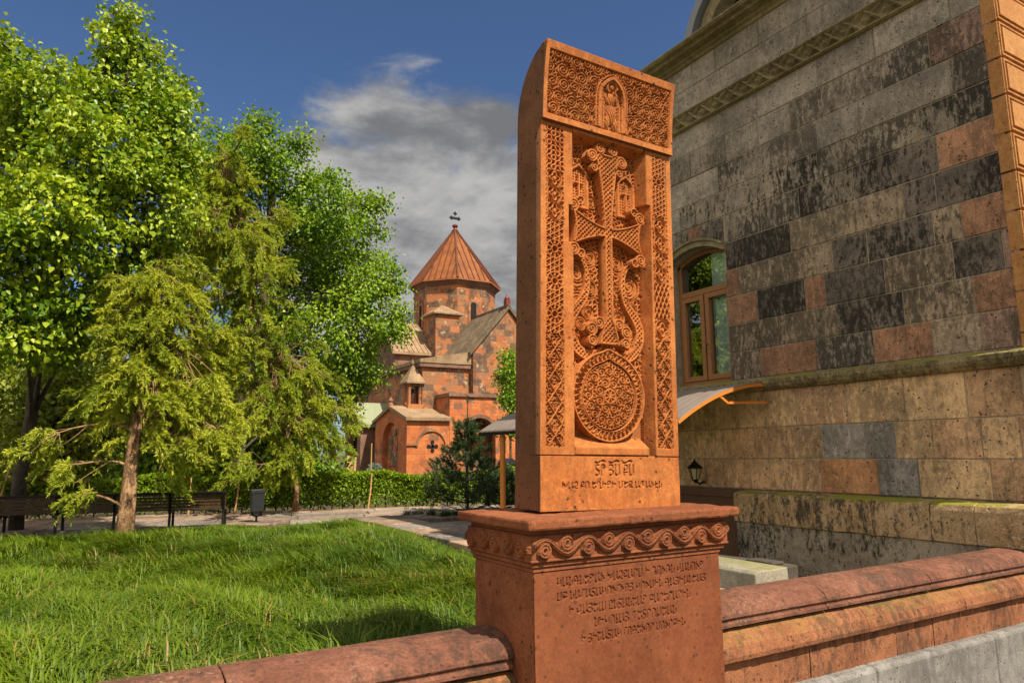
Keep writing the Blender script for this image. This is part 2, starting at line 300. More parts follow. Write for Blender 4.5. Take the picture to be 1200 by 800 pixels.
class MB:
    def __init__(s): s.v = []; s.f = []; s.t = []; s.m = []; s.mi = 0
    def add(s, vs, fs, tone=(1, 1, 1, 0)):
        b = len(s.v); s.v += [tuple(v) for v in vs]; s.f += [tuple(b+i for i in f) for f in fs]; s.t += [tone]*len(fs); s.m += [s.mi]*len(fs); return s
    def box(s, x0, x1, y0, y1, z0, z1, tone=(1, 1, 1, 0)):
        return s.add([(x0, y0, z0), (x1, y0, z0), (x1, y1, z0), (x0, y1, z0), (x0, y0, z1), (x1, y0, z1), (x1, y1, z1), (x0, y1, z1)],
                     [(0, 3, 2, 1), (4, 5, 6, 7), (0, 1, 5, 4), (1, 2, 6, 5), (2, 3, 7, 6), (3, 0, 4, 7)], tone)
    def bar(s, a, b, w, h, up=(0, 0, 1), tone=(1, 1, 1, 0)):
        a = Vector(a); b = Vector(b); d = (b-a).normalized(); sd_ = d.cross(Vector(up)).normalized(); u = sd_.cross(d)
        vs = [p + sd_*i*w/2 + u*j*h/2 for p in (a, b) for i, j in ((-1, -1), (1, -1), (1, 1), (-1, 1))]
        return s.add(vs, [(3, 2, 1, 0), (4, 5, 6, 7), (0, 1, 5, 4), (1, 2, 6, 5), (2, 3, 7, 6), (3, 0, 4, 7)], tone)
    def tube(s, pts, rad, n=8, cap=True, tone=(1, 1, 1, 0)):
        pts = [Vector(p) for p in pts]; rad = rad if isinstance(rad, (list, tuple)) else [rad]*len(pts)
        vs = []; ref = None
        for i, p in enumerate(pts):
            d = (pts[min(i+1, len(pts)-1)] - pts[max(i-1, 0)]).normalized()
            if ref is None or abs(ref.dot(d)) > .95: ref = Vector((1, 0, 0)) if abs(d.x) < .8 else Vector((0, 1, 0))
            a = (ref - d*ref.dot(d)).normalized(); b = d.cross(a); ref = a
            vs += [p + (a*math.cos(2*math.pi*k/n) + b*math.sin(2*math.pi*k/n))*rad[i] for k in range(n)]
        fs = [(i*n+k, i*n+(k+1) % n, (i+1)*n+(k+1) % n, (i+1)*n+k) for i in range(len(pts)-1) for k in range(n)]
        if cap: fs += [tuple(range(n-1, -1, -1)), tuple(range((len(pts)-1)*n, len(pts)*n))]
        return s.add(vs, fs, tone)
    def prism(s, poly, axis, a, b, tone=(1, 1, 1, 0)):
        """poly in the two other axes (x:(y,z) y:(x,z) z:(x,y)), extruded a..b along axis"""
        n = len(poly)
        def P(p, t): return {'x': (t, p[0], p[1]), 'y': (p[0], t, p[1]), 'z': (p[0], p[1], t)}[axis]
        vs = [P(p, a) for p in poly] + [P(p, b) for p in poly]
        fs = [(i, (i+1) % n, n+(i+1) % n, n+i) for i in range(n)] + [tuple(range(n-1, -1, -1)), tuple(range(n, 2*n))]
        return s.add(vs, fs, tone)
    def lathe(s, prof, c, n=16, tone=(1, 1, 1, 0)):
        vs = [(c[0]+r*math.cos(2*math.pi*k/n), c[1]+r*math.sin(2*math.pi*k/n), c[2]+z) for r, z in prof for k in range(n)]
        fs = [(i*n+k, i*n+(k+1) % n, (i+1)*n+(k+1) % n, (i+1)*n+k) for i in range(len(prof)-1) for k in range(n)]
        return s.add(vs, fs, tone)
    def build(s, name, mat, parent=None, bevel=0, seg=1, local=False, org=(0, 0, 0), smooth=False, recalc=True):
        import bmesh
        o0 = Vector((0, 0, 0)) if local else (ORG[parent.name] if parent is not None else Vector(org))
        me = bpy.data.meshes.new(name); me.from_pydata([tuple(Vector(v)-o0) for v in s.v], [], s.f)
        if any(t != (1, 1, 1, 0) for t in s.t):
            a = me.attributes.new('tone', 'FLOAT_COLOR', 'FACE'); a.data.foreach_set('color', [x for t in s.t for x in t])
        if recalc:
            bm = bmesh.new(); bm.from_mesh(me); bmesh.ops.recalc_face_normals(bm, faces=bm.faces); bm.to_mesh(me); bm.free()
        if smooth: me.polygons.foreach_set('use_smooth', [True]*len(me.polygons))
        if any(s.m): me.polygons.foreach_set('material_index', s.m)
        o = link(name, me, mat, parent, org)
        if bevel:
            b = o.modifiers.new('bevel', 'BEVEL'); b.width = bevel; b.segments = seg; b.limit_method = 'ANGLE'; b.angle_limit = R(40)
        return o
def smoothstep(x, a, b):
    t = np.clip((x-a)/(b-a), 0, 1); return t*t*(3-2*t)
def seg_dist(U, V, pts):
    d = np.full(U.shape, 9.0, dtype=np.float32)
    for (x0, y0), (x1, y1) in zip(pts[:-1], pts[1:]):
        dx, dy = x1-x0, y1-y0; L = dx*dx+dy*dy+1e-12
        t = np.clip(((U-x0)*dx+(V-y0)*dy)/L, 0, 1)
        d = np.minimum(d, np.hypot(U-x0-t*dx, V-y0-t*dy))
    return d
def catmull(P, n=10):
    P = [np.array(p, float) for p in P]; P = [2*P[0]-P[1]] + P + [2*P[-1]-P[-2]]; out = []
    for i in range(1, len(P)-2):
        for k in range(n):
            t = k/n
            out.append(.5*((2*P[i]) + (-P[i-1]+P[i+1])*t + (2*P[i-1]-5*P[i]+4*P[i+1]-P[i+2])*t*t + (-P[i-1]+3*P[i]-3*P[i+1]+P[i+2])*t**3))
    return [tuple(p) for p in out] + [tuple(P[-2])]
def truchet(U, V, s, rot=0.0, seed=0, pc=.4, periodic=None, reg=.55, warp=0.0):
    """distance to the nearest strand of an interlace drawn from quarter arcs and crossings"""
    if warp:
        k = 2*math.pi; U, V = U+warp*(np.sin(V*k*3.1+seed)+.7*np.sin(V*k*7.3+U*k*2.2)), V+warp*(np.sin(U*k*3.7+2*seed)+.7*np.sin(U*k*6.1-V*k*3.0))
    c, si = math.cos(rot), math.sin(rot); x = (U*c+V*si)/s; y = (-U*si+V*c)/s
    ix = np.floor(x).astype(int); iy = np.floor(y).astype(int); fx = x-ix; fy = y-iy
    T = np.random.RandomState(seed).rand(97, 89)
    jx = ix if periodic is None else np.abs(((ix + periodic//2) % periodic) - periodic//2)
    t = T[jx % 97, iy % 89]
    a = np.minimum(np.abs(np.hypot(fx, fy)-.5), np.abs(np.hypot(fx-1, fy-1)-.5))
    b = np.minimum(np.abs(np.hypot(fx-1, fy)-.5), np.abs(np.hypot(fx, fy-1)-.5))
    x_ = np.minimum(np.abs(fx-.5), np.abs(fy-.5))
    par = ((ix+iy) % 2) == 0
    alt = np.where(par, a, b)
    return np.where(t < pc, x_, np.where(t < pc+(1-pc)*reg, alt, np.where(par, b, a)))*s
def strand(d, w, H, groove=.0):
    h = H*np.clip((w-d)/(w*.45), 0, 1)
    if groove: h = h - groove*H*np.exp(-(d/(w*.33))**2)*(d < w)
    return h
def lattice(U, V, s, angs=(0, 60, 120), off=0.0):
    d = np.full(U.shape, 9.0)
    for a in angs:
        p = (U*math.cos(R(a))+V*math.sin(R(a)))/s + off
        d = np.minimum(d, np.abs(p-np.floor(p)-.5)*s)
    return d
def relief(name, mat, parent, o, eu, ev, en, u0, u1, v0, v1, step, hf, mask=None, base=0.0, skirt=None, local=False, base_fn=None, skirt_mat=None):
    nu = max(2, int(round((u1-u0)/step))+1); nv = max(2, int(round((v1-v0)/step))+1)
    U, V = np.meshgrid(np.linspace(u0, u1, nu), np.linspace(v0, v1, nv), indexing='ij')
    H = hf(U, V)
    idx = np.arange(nu*nv).reshape(nu, nv)
    q = np.stack([idx[:-1, :-1], idx[1:, :-1], idx[1:, 1:], idx[:-1, 1:]], -1).reshape(-1, 4)
    if mask is not None:
        Mk = mask(U, V); H = np.where(Mk, H, base)
        q = q[Mk.ravel()[q].any(1)]
    if skirt is not None:
        H[0, :] = H[0, :]; 
    o, eu, ev, en = (np.array(a, float) for a in (o, eu, ev, en))
    B = base_fn(U, V) if base_fn else 0.0
    P = (o + U[..., None]*eu + V[..., None]*ev + (H+B)[..., None]*en).reshape(-1, 3)
    fs = [q]
    if skirt is not None:
        ring = np.concatenate([idx[:, 0], idx[-1, 1:], idx[-2::-1, -1], idx[0, -2:0:-1]])
        Pr = (o + U.ravel()[ring][:, None]*eu + V.ravel()[ring][:, None]*ev + np.full((len(ring), 1), -skirt)*en)
        k = len(P); P = np.concatenate([P, Pr]); a = ring; b = k+np.arange(len(ring))
        fs.append(np.stack([a, b, np.roll(b, -1), np.roll(a, -1)], -1))
    used = np.unique(np.concatenate([f.ravel() for f in fs])); rm = np.full(len(P), -1); rm[used] = np.arange(len(used))
    if np.dot(np.cross(eu, ev), en) < 0: fs = [f[:, ::-1] for f in fs]
    ob = np_mesh(name, P[used], [rm[f] for f in fs], [mat, skirt_mat] if skirt_mat else mat, parent, local=local)
    if skirt_mat:
        mi = np.zeros(sum(len(f) for f in fs), dtype=np.int32); mi[len(fs[0]):] = 1; ob.data.polygons.foreach_set('material_index', mi)
    return ob
def text_tris(s, width=None, height=None):
    """filled triangles of a line of lettering, centred on x=0, baseline at y=0, cap height = height, scaled to width"""
    cu = bpy.data.curves.new('lettering', 'FONT'); cu.body = s; cu.resolution_u = 3
    ob = bpy.data.objects.new('lettering', cu); COL.objects.link(ob)
    bpy.context.view_layer.update()
    me = ob.evaluated_get(bpy.context.evaluated_depsgraph_get()).to_mesh()
    me.calc_loop_triangles()
    v = np.array([x.co[:2] for x in me.vertices]); t = np.array([x.vertices[:] for x in me.loop_triangles])
    ob.evaluated_get(bpy.context.evaluated_depsgraph_get()).to_mesh_clear()
    bpy.data.objects.remove(ob); bpy.data.curves.remove(cu)
    x0, x1 = v[:, 0].min(), v[:, 0].max(); y0, y1 = v[:, 1].min(), v[:, 1].max()
    v = (v - [(x0+x1)/2, y0]) * [width/(x1-x0), height/(y1-y0)]
    return v[t]
def raster(tris, U, V, grow=0.0):
    """1 inside the lettering"""
    u = U[:, 0]; v = V[0, :]; Mk = np.zeros(U.shape, bool)
    for a, b, c in tris:
        lo = np.minimum(np.minimum(a, b), c); hi = np.maximum(np.maximum(a, b), c)
        i0, i1 = np.searchsorted(u, lo[0]), np.searchsorted(u, hi[0]); j0, j1 = np.searchsorted(v, lo[1]), np.searchsorted(v, hi[1])
        if i1 <= i0 or j1 <= j0: continue
        uu, vv = U[i0:i1, j0:j1], V[i0:i1, j0:j1]
        def e(p, q): return (q[0]-p[0])*(vv-p[1]) - (q[1]-p[1])*(uu-p[0])
        s1, s2, s3 = e(a, b), e(b, c), e(c, a)
        Mk[i0:i1, j0:j1] |= ((s1 >= 0) & (s2 >= 0) & (s3 >= 0)) | ((s1 <= 0) & (s2 <= 0) & (s3 <= 0))
    return Mk
def soften(Mk):
    f = Mk.astype(np.float32); g = f.copy()
    g[1:-1, 1:-1] = (f[1:-1, 1:-1]*4 + f[:-2, 1:-1] + f[2:, 1:-1] + f[1:-1, :-2] + f[1:-1, 2:])/8
    return g

# ------------------------------------------------------------------ ground
G = -E
def org0(x, y): return (x, y, G)
PT = (0.968, -0.25); PN = (0.25, 0.968)                    # the path runs along PT
def pth(t, s): return (PT[0]*t+PN[0]*s, PT[1]*t+PN[1]*s)
gm = MB(); S_ = 1500
gm.add([(-S_, -S_, G-.35), (S_, -S_, G-.35), (S_, S_, G-.35), (-S_, S_, G-.35)], [(0, 1, 2, 3)])
tag(gm.build('ground', MT['earth'], org=(0, 0, G)), kind='structure')
# lawn soil sheet behind the parapet
def lawn_h(x, y): return .05*np.sin(x*.55+y*.3)+.035*np.sin(x*1.3-y*.9+1)+.02*np.sin(x*2.9+y*2.3)
nx, ny = 60, 70
X, Y = np.meshgrid(np.linspace(-14, 5.3, nx), np.linspace(3.5, 22.5, ny), indexing='ij')
Z = G + lawn_h(X, Y)*.8 - .04
sN = X*PN[0]+Y*PN[1]; Z = np.where(sN > 17.0, G-.10, Z)
idx = np.arange(nx*ny).reshape(nx, ny)
q = np.stack([idx[:-1, :-1], idx[1:, :-1], idx[1:, 1:], idx[:-1, 1:]], -1).reshape(-1, 4)
tag(np_mesh('lawn_soil', np.stack([X, Y, Z], -1).reshape(-1, 3), [q], MT['earth'], org=(0, 0, G), smooth=True), kind='structure')
rnd = random.Random(5)
def slab_tone(a=1.0):
    c = rnd.choice([(.30, .22, .17), (.26, .20, .165), (.34, .235, .165), (.28, .24, .21), (.36, .25, .175)]); k = rnd.uniform(.8, 1.15)*a
    return (c[0]*k, c[1]*k, c[2]*k, rnd.uniform(0, .5))
pm = MB()
for j in range(4):
    s0, s1 = 17.25+j*.98, 17.25+(j+1)*.98-.02; t = -22.0
    while t < 14:
        w = rnd.uniform(1.0, 2.0); z1 = G+.02+rnd.uniform(-.008, .012)
        a, b, c, d = pth(t, s0), pth(t+w-.02, s0), pth(t+w-.02, s1), pth(t, s1)
        pm.add([(*p, G-.2) for p in (a, b, c, d)]+[(*p, z1) for p in (a, b, c, d)], [(4, 5, 6, 7), (0, 1, 5, 4), (1, 2, 6, 5), (2, 3, 7, 6), (3, 0, 4, 7)], slab_tone())
        t += w
tag(pm.build('path', MT['paving'], bevel=.012, org=(0, 0, G)), kind='structure')
pm = MB(); y = 3.62
while y < 16.2:
    h = rnd.uniform(.8, 1.3); x = 5.32
    while x < 7.2 or (y > 12.2 and x < 9.5):
        w = rnd.uniform(.7, 1.15); z1 = G+.10+rnd.uniform(-.015, .02)
        if y+h > 14.6 and x > 6.3: break
        pm.box(x, x+w-.015, y, y+h-.015, G-.3, z1, slab_tone(1.05)); x += w
    y += h
tag(pm.build('paved_terrace', MT['paving'], bevel=.015, org=(0, 0, G)), kind='structure')

# ------------------------------------------------------------------ the carved cross-stone
ST = thing('cross_stone', 'tall carved orange tuff cross-stone standing on the pedestal', 'cross-stone', (2.572, 3.22, -.322), rot=(0, R(1.25), 0))
X0, X1 = -.5, .5
hood = [(-.062+.332*math.sin(a), 2.305+.40*math.cos(a)) for a in [math.pi/2*k/12 for k in range(1, 13)]]
yf = lambda v: -.026-.045*np.clip((v-2.243)/.457, 0, 1)**2
prof = [(0, 0), (0, .30), (.10, .302), (.10, 2.215), (-.022, 2.225)] + [(float(yf(v))+.022, v) for v in np.linspace(2.26, 2.69, 8)] + [(-.062, 2.705)] + hood + [(.27, 0)]
prof[0] = (.012, 0); prof[1] = (.012, .30)
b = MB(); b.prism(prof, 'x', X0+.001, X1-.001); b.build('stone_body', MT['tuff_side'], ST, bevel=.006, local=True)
EU, EV, EN = (1, 0, 0), (0, 0, 1), (0, -1, 0)
O = (-.5, 0, 0)
def cells(U, V, segs, fns):
    H = np.zeros(U.shape)
    for (a, b_), fn in zip(segs, fns):
        k = (V >= a) & (V < b_); H = np.where(k, fn(U, V), H)
    return H
def knot(seed, s=.0265, rot=R(45), pc=.28, w=.0068): return lambda U, V: strand(truchet(U, V, s, rot, seed, pc, reg=.45, warp=.006), w, 1)
def spiral(U, V, cx, cv, r, turns, sgn, w=.0075):
    rr = np.hypot(U-cx, V-cv); th = np.arctan2(V-cv, (U-cx)*sgn)
    p = r/turns; ph = (rr/p - th/(2*np.pi)); d = np.abs(ph-np.floor(ph)-.5)*p
    lob = np.abs(np.sin(th*3.5))*.010
    h = np.maximum(strand(d, w, 1, .25), .75*((np.abs(d-p*.5) < .006+lob*.5) & (d > w*1.5)))
    return rr, h
def volutes(U, V, items, fill, w=.0056):
    h = strand(fill, .0050, .85)
    for cx, cv, r, sg in items:
        k = (np.abs(U-cx) < r) & (np.abs(V-cv) < r)
        if not k.any(): continue
        i = np.where(k.any(1))[0]; j = np.where(k.any(0))[0]; sl = (slice(i[0], i[-1]+1), slice(j[0], j[-1]+1))
        rr, hh = spiral(U[sl], V[sl], cx, cv, r, max(1.5, r/.0175), sg, w); h[sl] = np.where(rr < r, hh, h[sl])
    return h
def scrolls(cx, v0, v1, seed):
    def fn(U, V):
        q5 = random.Random(seed); it = []; v = v0+.03; k = 0
        while v < v1:
            r = q5.uniform(.027, .034)
            for s in (-1, 1): it.append((cx+s*.034, v+q5.uniform(-.004, .004), r, s*(-1)**k))
            v += .060; k += 1
        h = volutes(U, V, it, truchet(np.abs(U-cx), V, .022, R(45), seed, .3))
        zig = np.abs(U-cx) - np.abs(((V-v0)/.12) % 1-.5)*.09
        return np.maximum(h*.9, strand(np.abs(zig), .0058, 1.05))
    return fn
def star(cx, cvs, s=.034):
    def fn(U, V):
        h = strand(lattice(U, V, s, (0, 60, 120), .25), .0055, 1)
        for cv in cvs:
            r = np.hypot(U-cx, V-cv); th = np.arctan2(V-cv, U-cx)
            ray = np.abs(((th*10/(2*np.pi)) % 1)-.5)*2*np.pi/10*r
            h = np.where(r < .058, np.maximum(strand(ray, .0065, 1), strand(np.abs(r-.054), .006, 1)), h)
            h = np.where(r < .028, strand(np.abs(r-.021), .006, 1), h); h = np.where(r < .014, -.3, h)
        return h
    return fn
def loops(cx, cvs, R0=.05):
    def fn(U, V):
        h = strand(truchet(U, V, .03, 0, 7, .2), .0075, 1)
        for cv in cvs:
            r = np.hypot((U-cx), (V-cv)*.9); th = np.arctan2(V-cv, U-cx)
            f = strand(np.abs(r-R0), .0075, 1, .3); f = np.maximum(f, strand(np.abs(r-R0*.55-.008*np.cos(4*th)), .007, 1)); f = np.maximum(f, 1*(r < .011))
            h = np.where(r < R0+.008, f, h)
        return h
    return fn
def scales(s=.028):
    return lambda U, V: strand(lattice(U, V*.8, s, (30, 150), .1), .0052, 1)
def chain(s=.03):
    return lambda U, V: np.maximum(strand(truchet(U, V, s, 0, 3, 0), .0075, 1), strand(lattice(U, V, s, (90,), 0), .0045, .8))
cl_, cr_ = .098, .90
LB = cells; DEP = .032
segL = [(.345, .97), (.97, 1.62), (1.62, 1.93), (1.93, 2.21)]; fnL = [scrolls(cl_, .345, .97, 11), star(cl_, [1.08, 1.27, 1.46], .030), loops(cl_, [1.69, 1.79, 1.885]), chain()]
segR = [(.345, 1.00), (1.00, 1.14), (1.14, 1.36), (1.36, 1.80), (1.80, 2.21)]; fnR = [scrolls(cr_, .345, 1.0, 23), loops(cr_, [1.07], .056), scales(), loops(cr_, [1.42, 1.52, 1.62, 1.73]), star(cr_, [2.03], .027)]
def band(cx, inner, side, segs, fns):
    def hf(U, V):
        half = .0665; d = np.abs(U-cx)
        h = cells(U, V, segs, fns)*DEP - DEP
        inb = (d < half) & (V > .345) & (V < 2.205)
        H = np.where(inb, h, 0.0)
        rim = (np.abs(d-half) < .004) & (V > .34) & (V < 2.21); H = np.where(rim, 0.0, H)
        # jamb: steps out and in along its height, then falls to the field
        edge = np.where((V > 1.50) & (V < 1.745), .195, np.where(V > 1.745, .222, .226))
        if side < 0: x = U - edge
        else:
            edge = np.where((V > 1.47) & (V < 1.86), .175, np.where(V > 1.86, .205, .178)); x = (1-U) - edge
        H = H - np.clip(x/.035, 0, 1)*.085 - (x > .033)*.028
        return H
    return hf
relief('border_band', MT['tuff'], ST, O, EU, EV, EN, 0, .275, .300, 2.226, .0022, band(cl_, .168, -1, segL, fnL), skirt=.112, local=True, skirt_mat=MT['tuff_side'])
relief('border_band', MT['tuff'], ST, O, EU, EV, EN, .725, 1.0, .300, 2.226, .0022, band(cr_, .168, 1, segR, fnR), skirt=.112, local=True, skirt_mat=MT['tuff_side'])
# field of vine scrolls behind the cross
F0 = -.098
SCR = [(.30, 1.36, .085, 2.2, 1), (.395, 1.47, .062, 2, -1), (.305, 1.19, .07, 2, -1), (.40, 1.28, .06, 2, 1), (.385, 1.13, .05, 1.8, -1),
       (.70, 1.33, .085, 2.2, -1), (.605, 1.46, .062, 2, 1), (.71, 1.17, .06, 2, 1), (.60, 1.27, .055, 2, -1), (.615, 1.12, .05, 1.8, 1), (.335, 1.06, .05, 1.6, 1), (.665, 1.05, .05, 1.6, -1),
       (.415, 1.82, .05, 1.8, 1), (.585, 1.83, .05, 1.8, -1), (.42, 2.03, .04, 1.6, -1), (.60, 2.04, .04, 1.6, 1), (.25, 1.9, .04, 1.6, 1), (.77, 1.92, .04, 1.6, -1)]
def field(U, V):
    h = np.maximum(strand(truchet(U, V, .030, R(20), 31, .15, reg=.4, warp=.009), .0070, .8), 0)
    for s in SCR:
        rr, hh = spiral(U, V, *s); h = np.where(rr < s[2], hh, h)
    for cx in (.318, .682):                              # small crosses in pointed frames
        du = np.abs(U-cx); top = 2.06-.9*np.maximum(du-.0, 0)*1.0
        fr = np.maximum(du-.062, np.maximum(1.775-V, V-(1.945+.085*np.sqrt(np.clip(1-(du/.066)**2, 0, 1))*(1+.12*np.exp(-(du/.012)**2)))))
        ins = fr < .013
        f = np.where(np.abs(fr) < .009, 1.25, 0.0)
        cr = np.minimum(np.where((V > 1.805) & (V < 1.985), du, 9), np.where(du < .034, np.abs(V-1.925), 9))
        f = np.maximum(f, strand(cr, .0085+.16*np.maximum(np.abs(V-1.905)-.055, 0)+.14*np.maximum(du-.020, 0)*(np.abs(V-1.925) < .02), 1.3)*(fr < -.006))
        f = np.maximum(f, .7*(truchet(U, V, .018, 0, 9, .1) < .0045)*(fr < -.006))
        h = np.where(ins, f, h)
    plain_ = (V < .56)
    h = np.where(V < .40, 0, h); hat = .25*(np.abs(((U-V)*70) % 1-.5) < .25)
    h = np.where(plain_ & (V < .52), hat, h)
    return F0 - .006 + .032*h
relief('vine_field', MT['tuff'], ST, O, EU, EV, EN, .20, .80, .375, 2.2, .0026, field, local=True)
MC = (.5, .64)
# the leaf bands that rise from the medallion and curl up beside the shaft
half = catmull([(.5, .935), (.555, .888), (.64, .875), (.715, .915), (.758, .99), (.757, 1.07), (.715, 1.145), (.665, 1.21), (.635, 1.30), (.645, 1.40), (.69, 1.455), (.735, 1.45), (.748, 1.41)])
for sg in (1, -1):
    pts = [(.5+sg*(x-.5), y) for x, y in half]
    d_ = {}
    def lf_d(U, V):
        if 'd' not in d_: d_['d'] = seg_dist(U, V, pts); d_['w'] = .031-.017*smoothstep(V, 1.1, 1.4)
        return d_['d'], d_['w']
    def lf(U, V):
        d, w = lf_d(U, V)
        k = strand(truchet(U, V, .021, R(45), 4, .8), .006, 1)
        return -.052 + np.where(d < w*.62, -.012+.012*k, 0.0)
    relief('leaf_band', MT['tuff'], ST, O, EU, EV, EN, .5 if sg > 0 else .20, .80 if sg > 0 else .5, .83, 1.50, .0030, lf, mask=lambda U, V: lf_d(U, V)[0] < lf_d(U, V)[1], base=F0-.004, local=True)
# the cross
def cross_mask(U, V):
    a = np.abs(U-.5); b = V-1.63
    m = (a < .027+.045*smoothstep(V, 1.12, .94)) & (V > .945) & (b < .1)
    hh = .027+.090*np.clip(a/.27, 0, 1)**1.7
    m |= (np.abs(b+.10*(a/.27)**2*.0) < hh) & (a < .276-.035*np.cos(b/.15*1.57))
    hw = .028+.062*np.clip(b/.5, 0, 1)**1.8
    m |= (a < hw) & (b > 0) & (b < .50+.035*np.cos(a/.14*1.57)*-1+.03)
    for ca, cb, r in ((.255, .135, .042), (.255, -.135, .042), (.205, .165, .03), (.205, -.16, .03), (.115, .475, .042), (.095, .40, .028), (.05, .53, .036)):
        m |= np.hypot(a-ca, b-cb) < r
    # knots at the foot
    for ca, cb, r in ((.075, -.56, .040), (.13, -.60, .042), (.125, -.67, .036)):
        m |= np.hypot(a-ca, b-cb) < r
    return m
cc = {}
def cross_h(U, V):
    M_ = cross_mask(U, V); er = M_.copy(); n = 4
    for _ in range(n):
        e2 = er.copy(); e2[1:] &= er[:-1]; e2[:-1] &= er[1:]; e2[:, 1:] &= er[:, :-1]; e2[:, :-1] &= er[:, 1:]; er = e2
    k = strand(truchet(U, V, .021, R(45), 2, .7), .0055, 1)
    H = np.where(er, -.036+.014*k, -.014)
    a = np.abs(U-.5); b = V-1.63
    for ca, cb, r in ((.255, .135, .042), (.255, -.135, .042), (.115, .475, .042), (.095, .40, .028), (.05, .53, .036), (.075, -.56, .040), (.13, -.60, .042), (.125, -.67, .036)):
        rr = np.hypot(a-ca, b-cb); th = np.arctan2(b-cb, a-ca)
        sp = (rr/.018-th/(2*np.pi)) % 1
        H = np.where(rr < r, np.where(np.abs(sp-.5) < .3, -.018, -.042), H)
    return H
relief('cross', MT['tuff'], ST, O, EU, EV, EN, .205, .795, .92, 2.19, .0025, cross_h, mask=cross_mask, base=F0-.004, local=True)
def med_r(U, V):
    r = np.hypot(U-MC[0], V-MC[1]); th = np.arctan2(U-MC[0], V-MC[1])
    return r - .016*np.exp(-(th/.14)**2), th, r
def med(U, V):
    r, th, r0 = med_r(U, V)
    n = 48; tt = th*n/(2*np.pi); rr = r/.0255
    du, dv = np.abs(U-MC[0]), np.abs(V-MC[1]); it = [(MC[0]+.078*math.cos(R(45*k+22.5)), MC[1]+.078*math.sin(R(45*k+22.5)), .033, (-1)**k) for k in range(8)]
    it += [(MC[0]+.148*math.cos(R(22.5*k)), MC[1]+.148*math.sin(R(22.5*k)), .031, (-1)**k) for k in range(16)]
    lace = volutes(U, V, it, truchet(np.maximum(du, dv), np.minimum(du, dv), .0215, R(20), 17, .28, reg=.4, warp=.003))
    lace = np.where(r0 < .042, strand(np.abs(np.abs(((th*8/(2*np.pi)) % 1)-.5)*2*np.pi/8*r0), .006, 1), lace); lace = np.where(np.abs(r0-.040) < .005, 1, lace)
    disc = -.034+.012*np.cos(np.clip(r/.2, 0, 1)*1.4) + .022*(lace-1)
    nb = 44; x = (th*nb/(2*np.pi)) % 1; leaf = strand(np.abs((r-.228)+.016*np.sin(2*np.pi*x)*1.0), .007, 1)
    ring = -.044+.018*leaf
    ring = np.where((r > .254) | (r < .207), -.026, ring)
    H = np.where(r < .193, disc, np.where(r < .202, -.075, ring))
    return H
relief('medallion', MT['tuff'], ST, O, EU, EV, EN, .22, .78, .36, .96, .0022, med, mask=lambda U, V: med_r(U, V)[0] < .264, base=F0-.004, local=True)
b = MB(); b.prism([(.0, .302), (.0, .345), (.085, .405), (.098, .405), (.098, .302)], 'x', -.27, .27); b.build('sill', MT['tuff'], ST, bevel=.004, local=True)
b = MB(); b.prism([(-.004, 2.208), (.088, 2.175), (.098, 2.175), (.098, 2.24), (-.004, 2.24)], 'x', -.275, .275); b.build('lintel', MT['tuff'], ST, bevel=.003, local=True)
# hood panel: interlace round an arched niche with an enthroned figure
def hood_h(U, V):
    x = np.abs(U-.5); y = V-2.243
    q5 = random.Random(6); it = []
    for a_ in range(5):
        for b_ in range(5):
            cx, cv = .385-.078*a_+q5.uniform(-.012, .012)-(.03 if b_ % 2 else 0), 2.243+.062+.082*b_+q5.uniform(-.012, .012); r0 = q5.uniform(.034, .047); sg = q5.choice((-1, 1))
            it += [(cx, cv, r0, sg), (1-cx, cv, r0, -sg)]
    h = volutes(U, V, it, truchet(.5-np.abs(U-.5), V, .0245, R(30), 41, .24, reg=.45, warp=.005))
    w = .012*np.sin(V*120)
    arch = np.where(y < .22, x-.098, np.hypot(x+.05, y-.22)-.148)
    niche = arch < 0
    f = np.zeros(U.shape)
    f = np.maximum(f, .45*(truchet(U, V, .024, 0, 3, .2) < .006))
    def el(cx, cy, rx, ry, k): return k*np.sqrt(np.clip(1-((U-.5-cx)/rx)**2-((y-cy)/ry)**2, 0, 1))
    body_ = np.maximum.reduce([el(0, .30, .020, .026, 1.5), el(0, .225, .036, .055, 1.3), el(0, .13, .048, .075, 1.7), el(-.03, .075, .022, .06, 1.6), el(.03, .075, .022, .06, 1.6), el(-.042, .23, .016, .045, 1.2), el(.04, .245, .014, .05, 1.2)])
    halo = 1.0*(np.abs(np.hypot(U-.5, y-.30)-.038) < .005)
    thr = 1.0*((x > .056) & (x < .066) & (y < .20))
    f = np.where(body_ > .15, .75*body_*(1-.22*(np.abs(((U-.5)*60+y*25) % 1-.5) < .12)), np.maximum(np.maximum(f, halo), thr))
    h = np.where(niche, f, h)
    h = np.where(np.abs(arch+.002) < .010, 1.25, h); h = np.where(np.abs(arch-.022) < .004, 1.05, h)
    h = np.where(np.abs(x-.085) < .008, np.where(y < .2, 1.1, h), h)
    fr = np.minimum(np.minimum(U, 1-U), np.minimum(y, .457-y))
    d2 = np.minimum(np.minimum(U, 1-U), np.minimum(y+.006, .435-y))
    h = np.where(d2 < .026, 1.0, h); h = np.where(np.abs(d2-.030) < .0035, .0, h)
    return -.034+.034*h
relief('hood_panel', MT['tuff'], ST, O, EU, EV, EN, 0, 1, 2.226, 2.700, .0023, hood_h, base_fn=lambda U, V: -yf(V), local=True, skirt=-.004, skirt_mat=MT['tuff_side'])
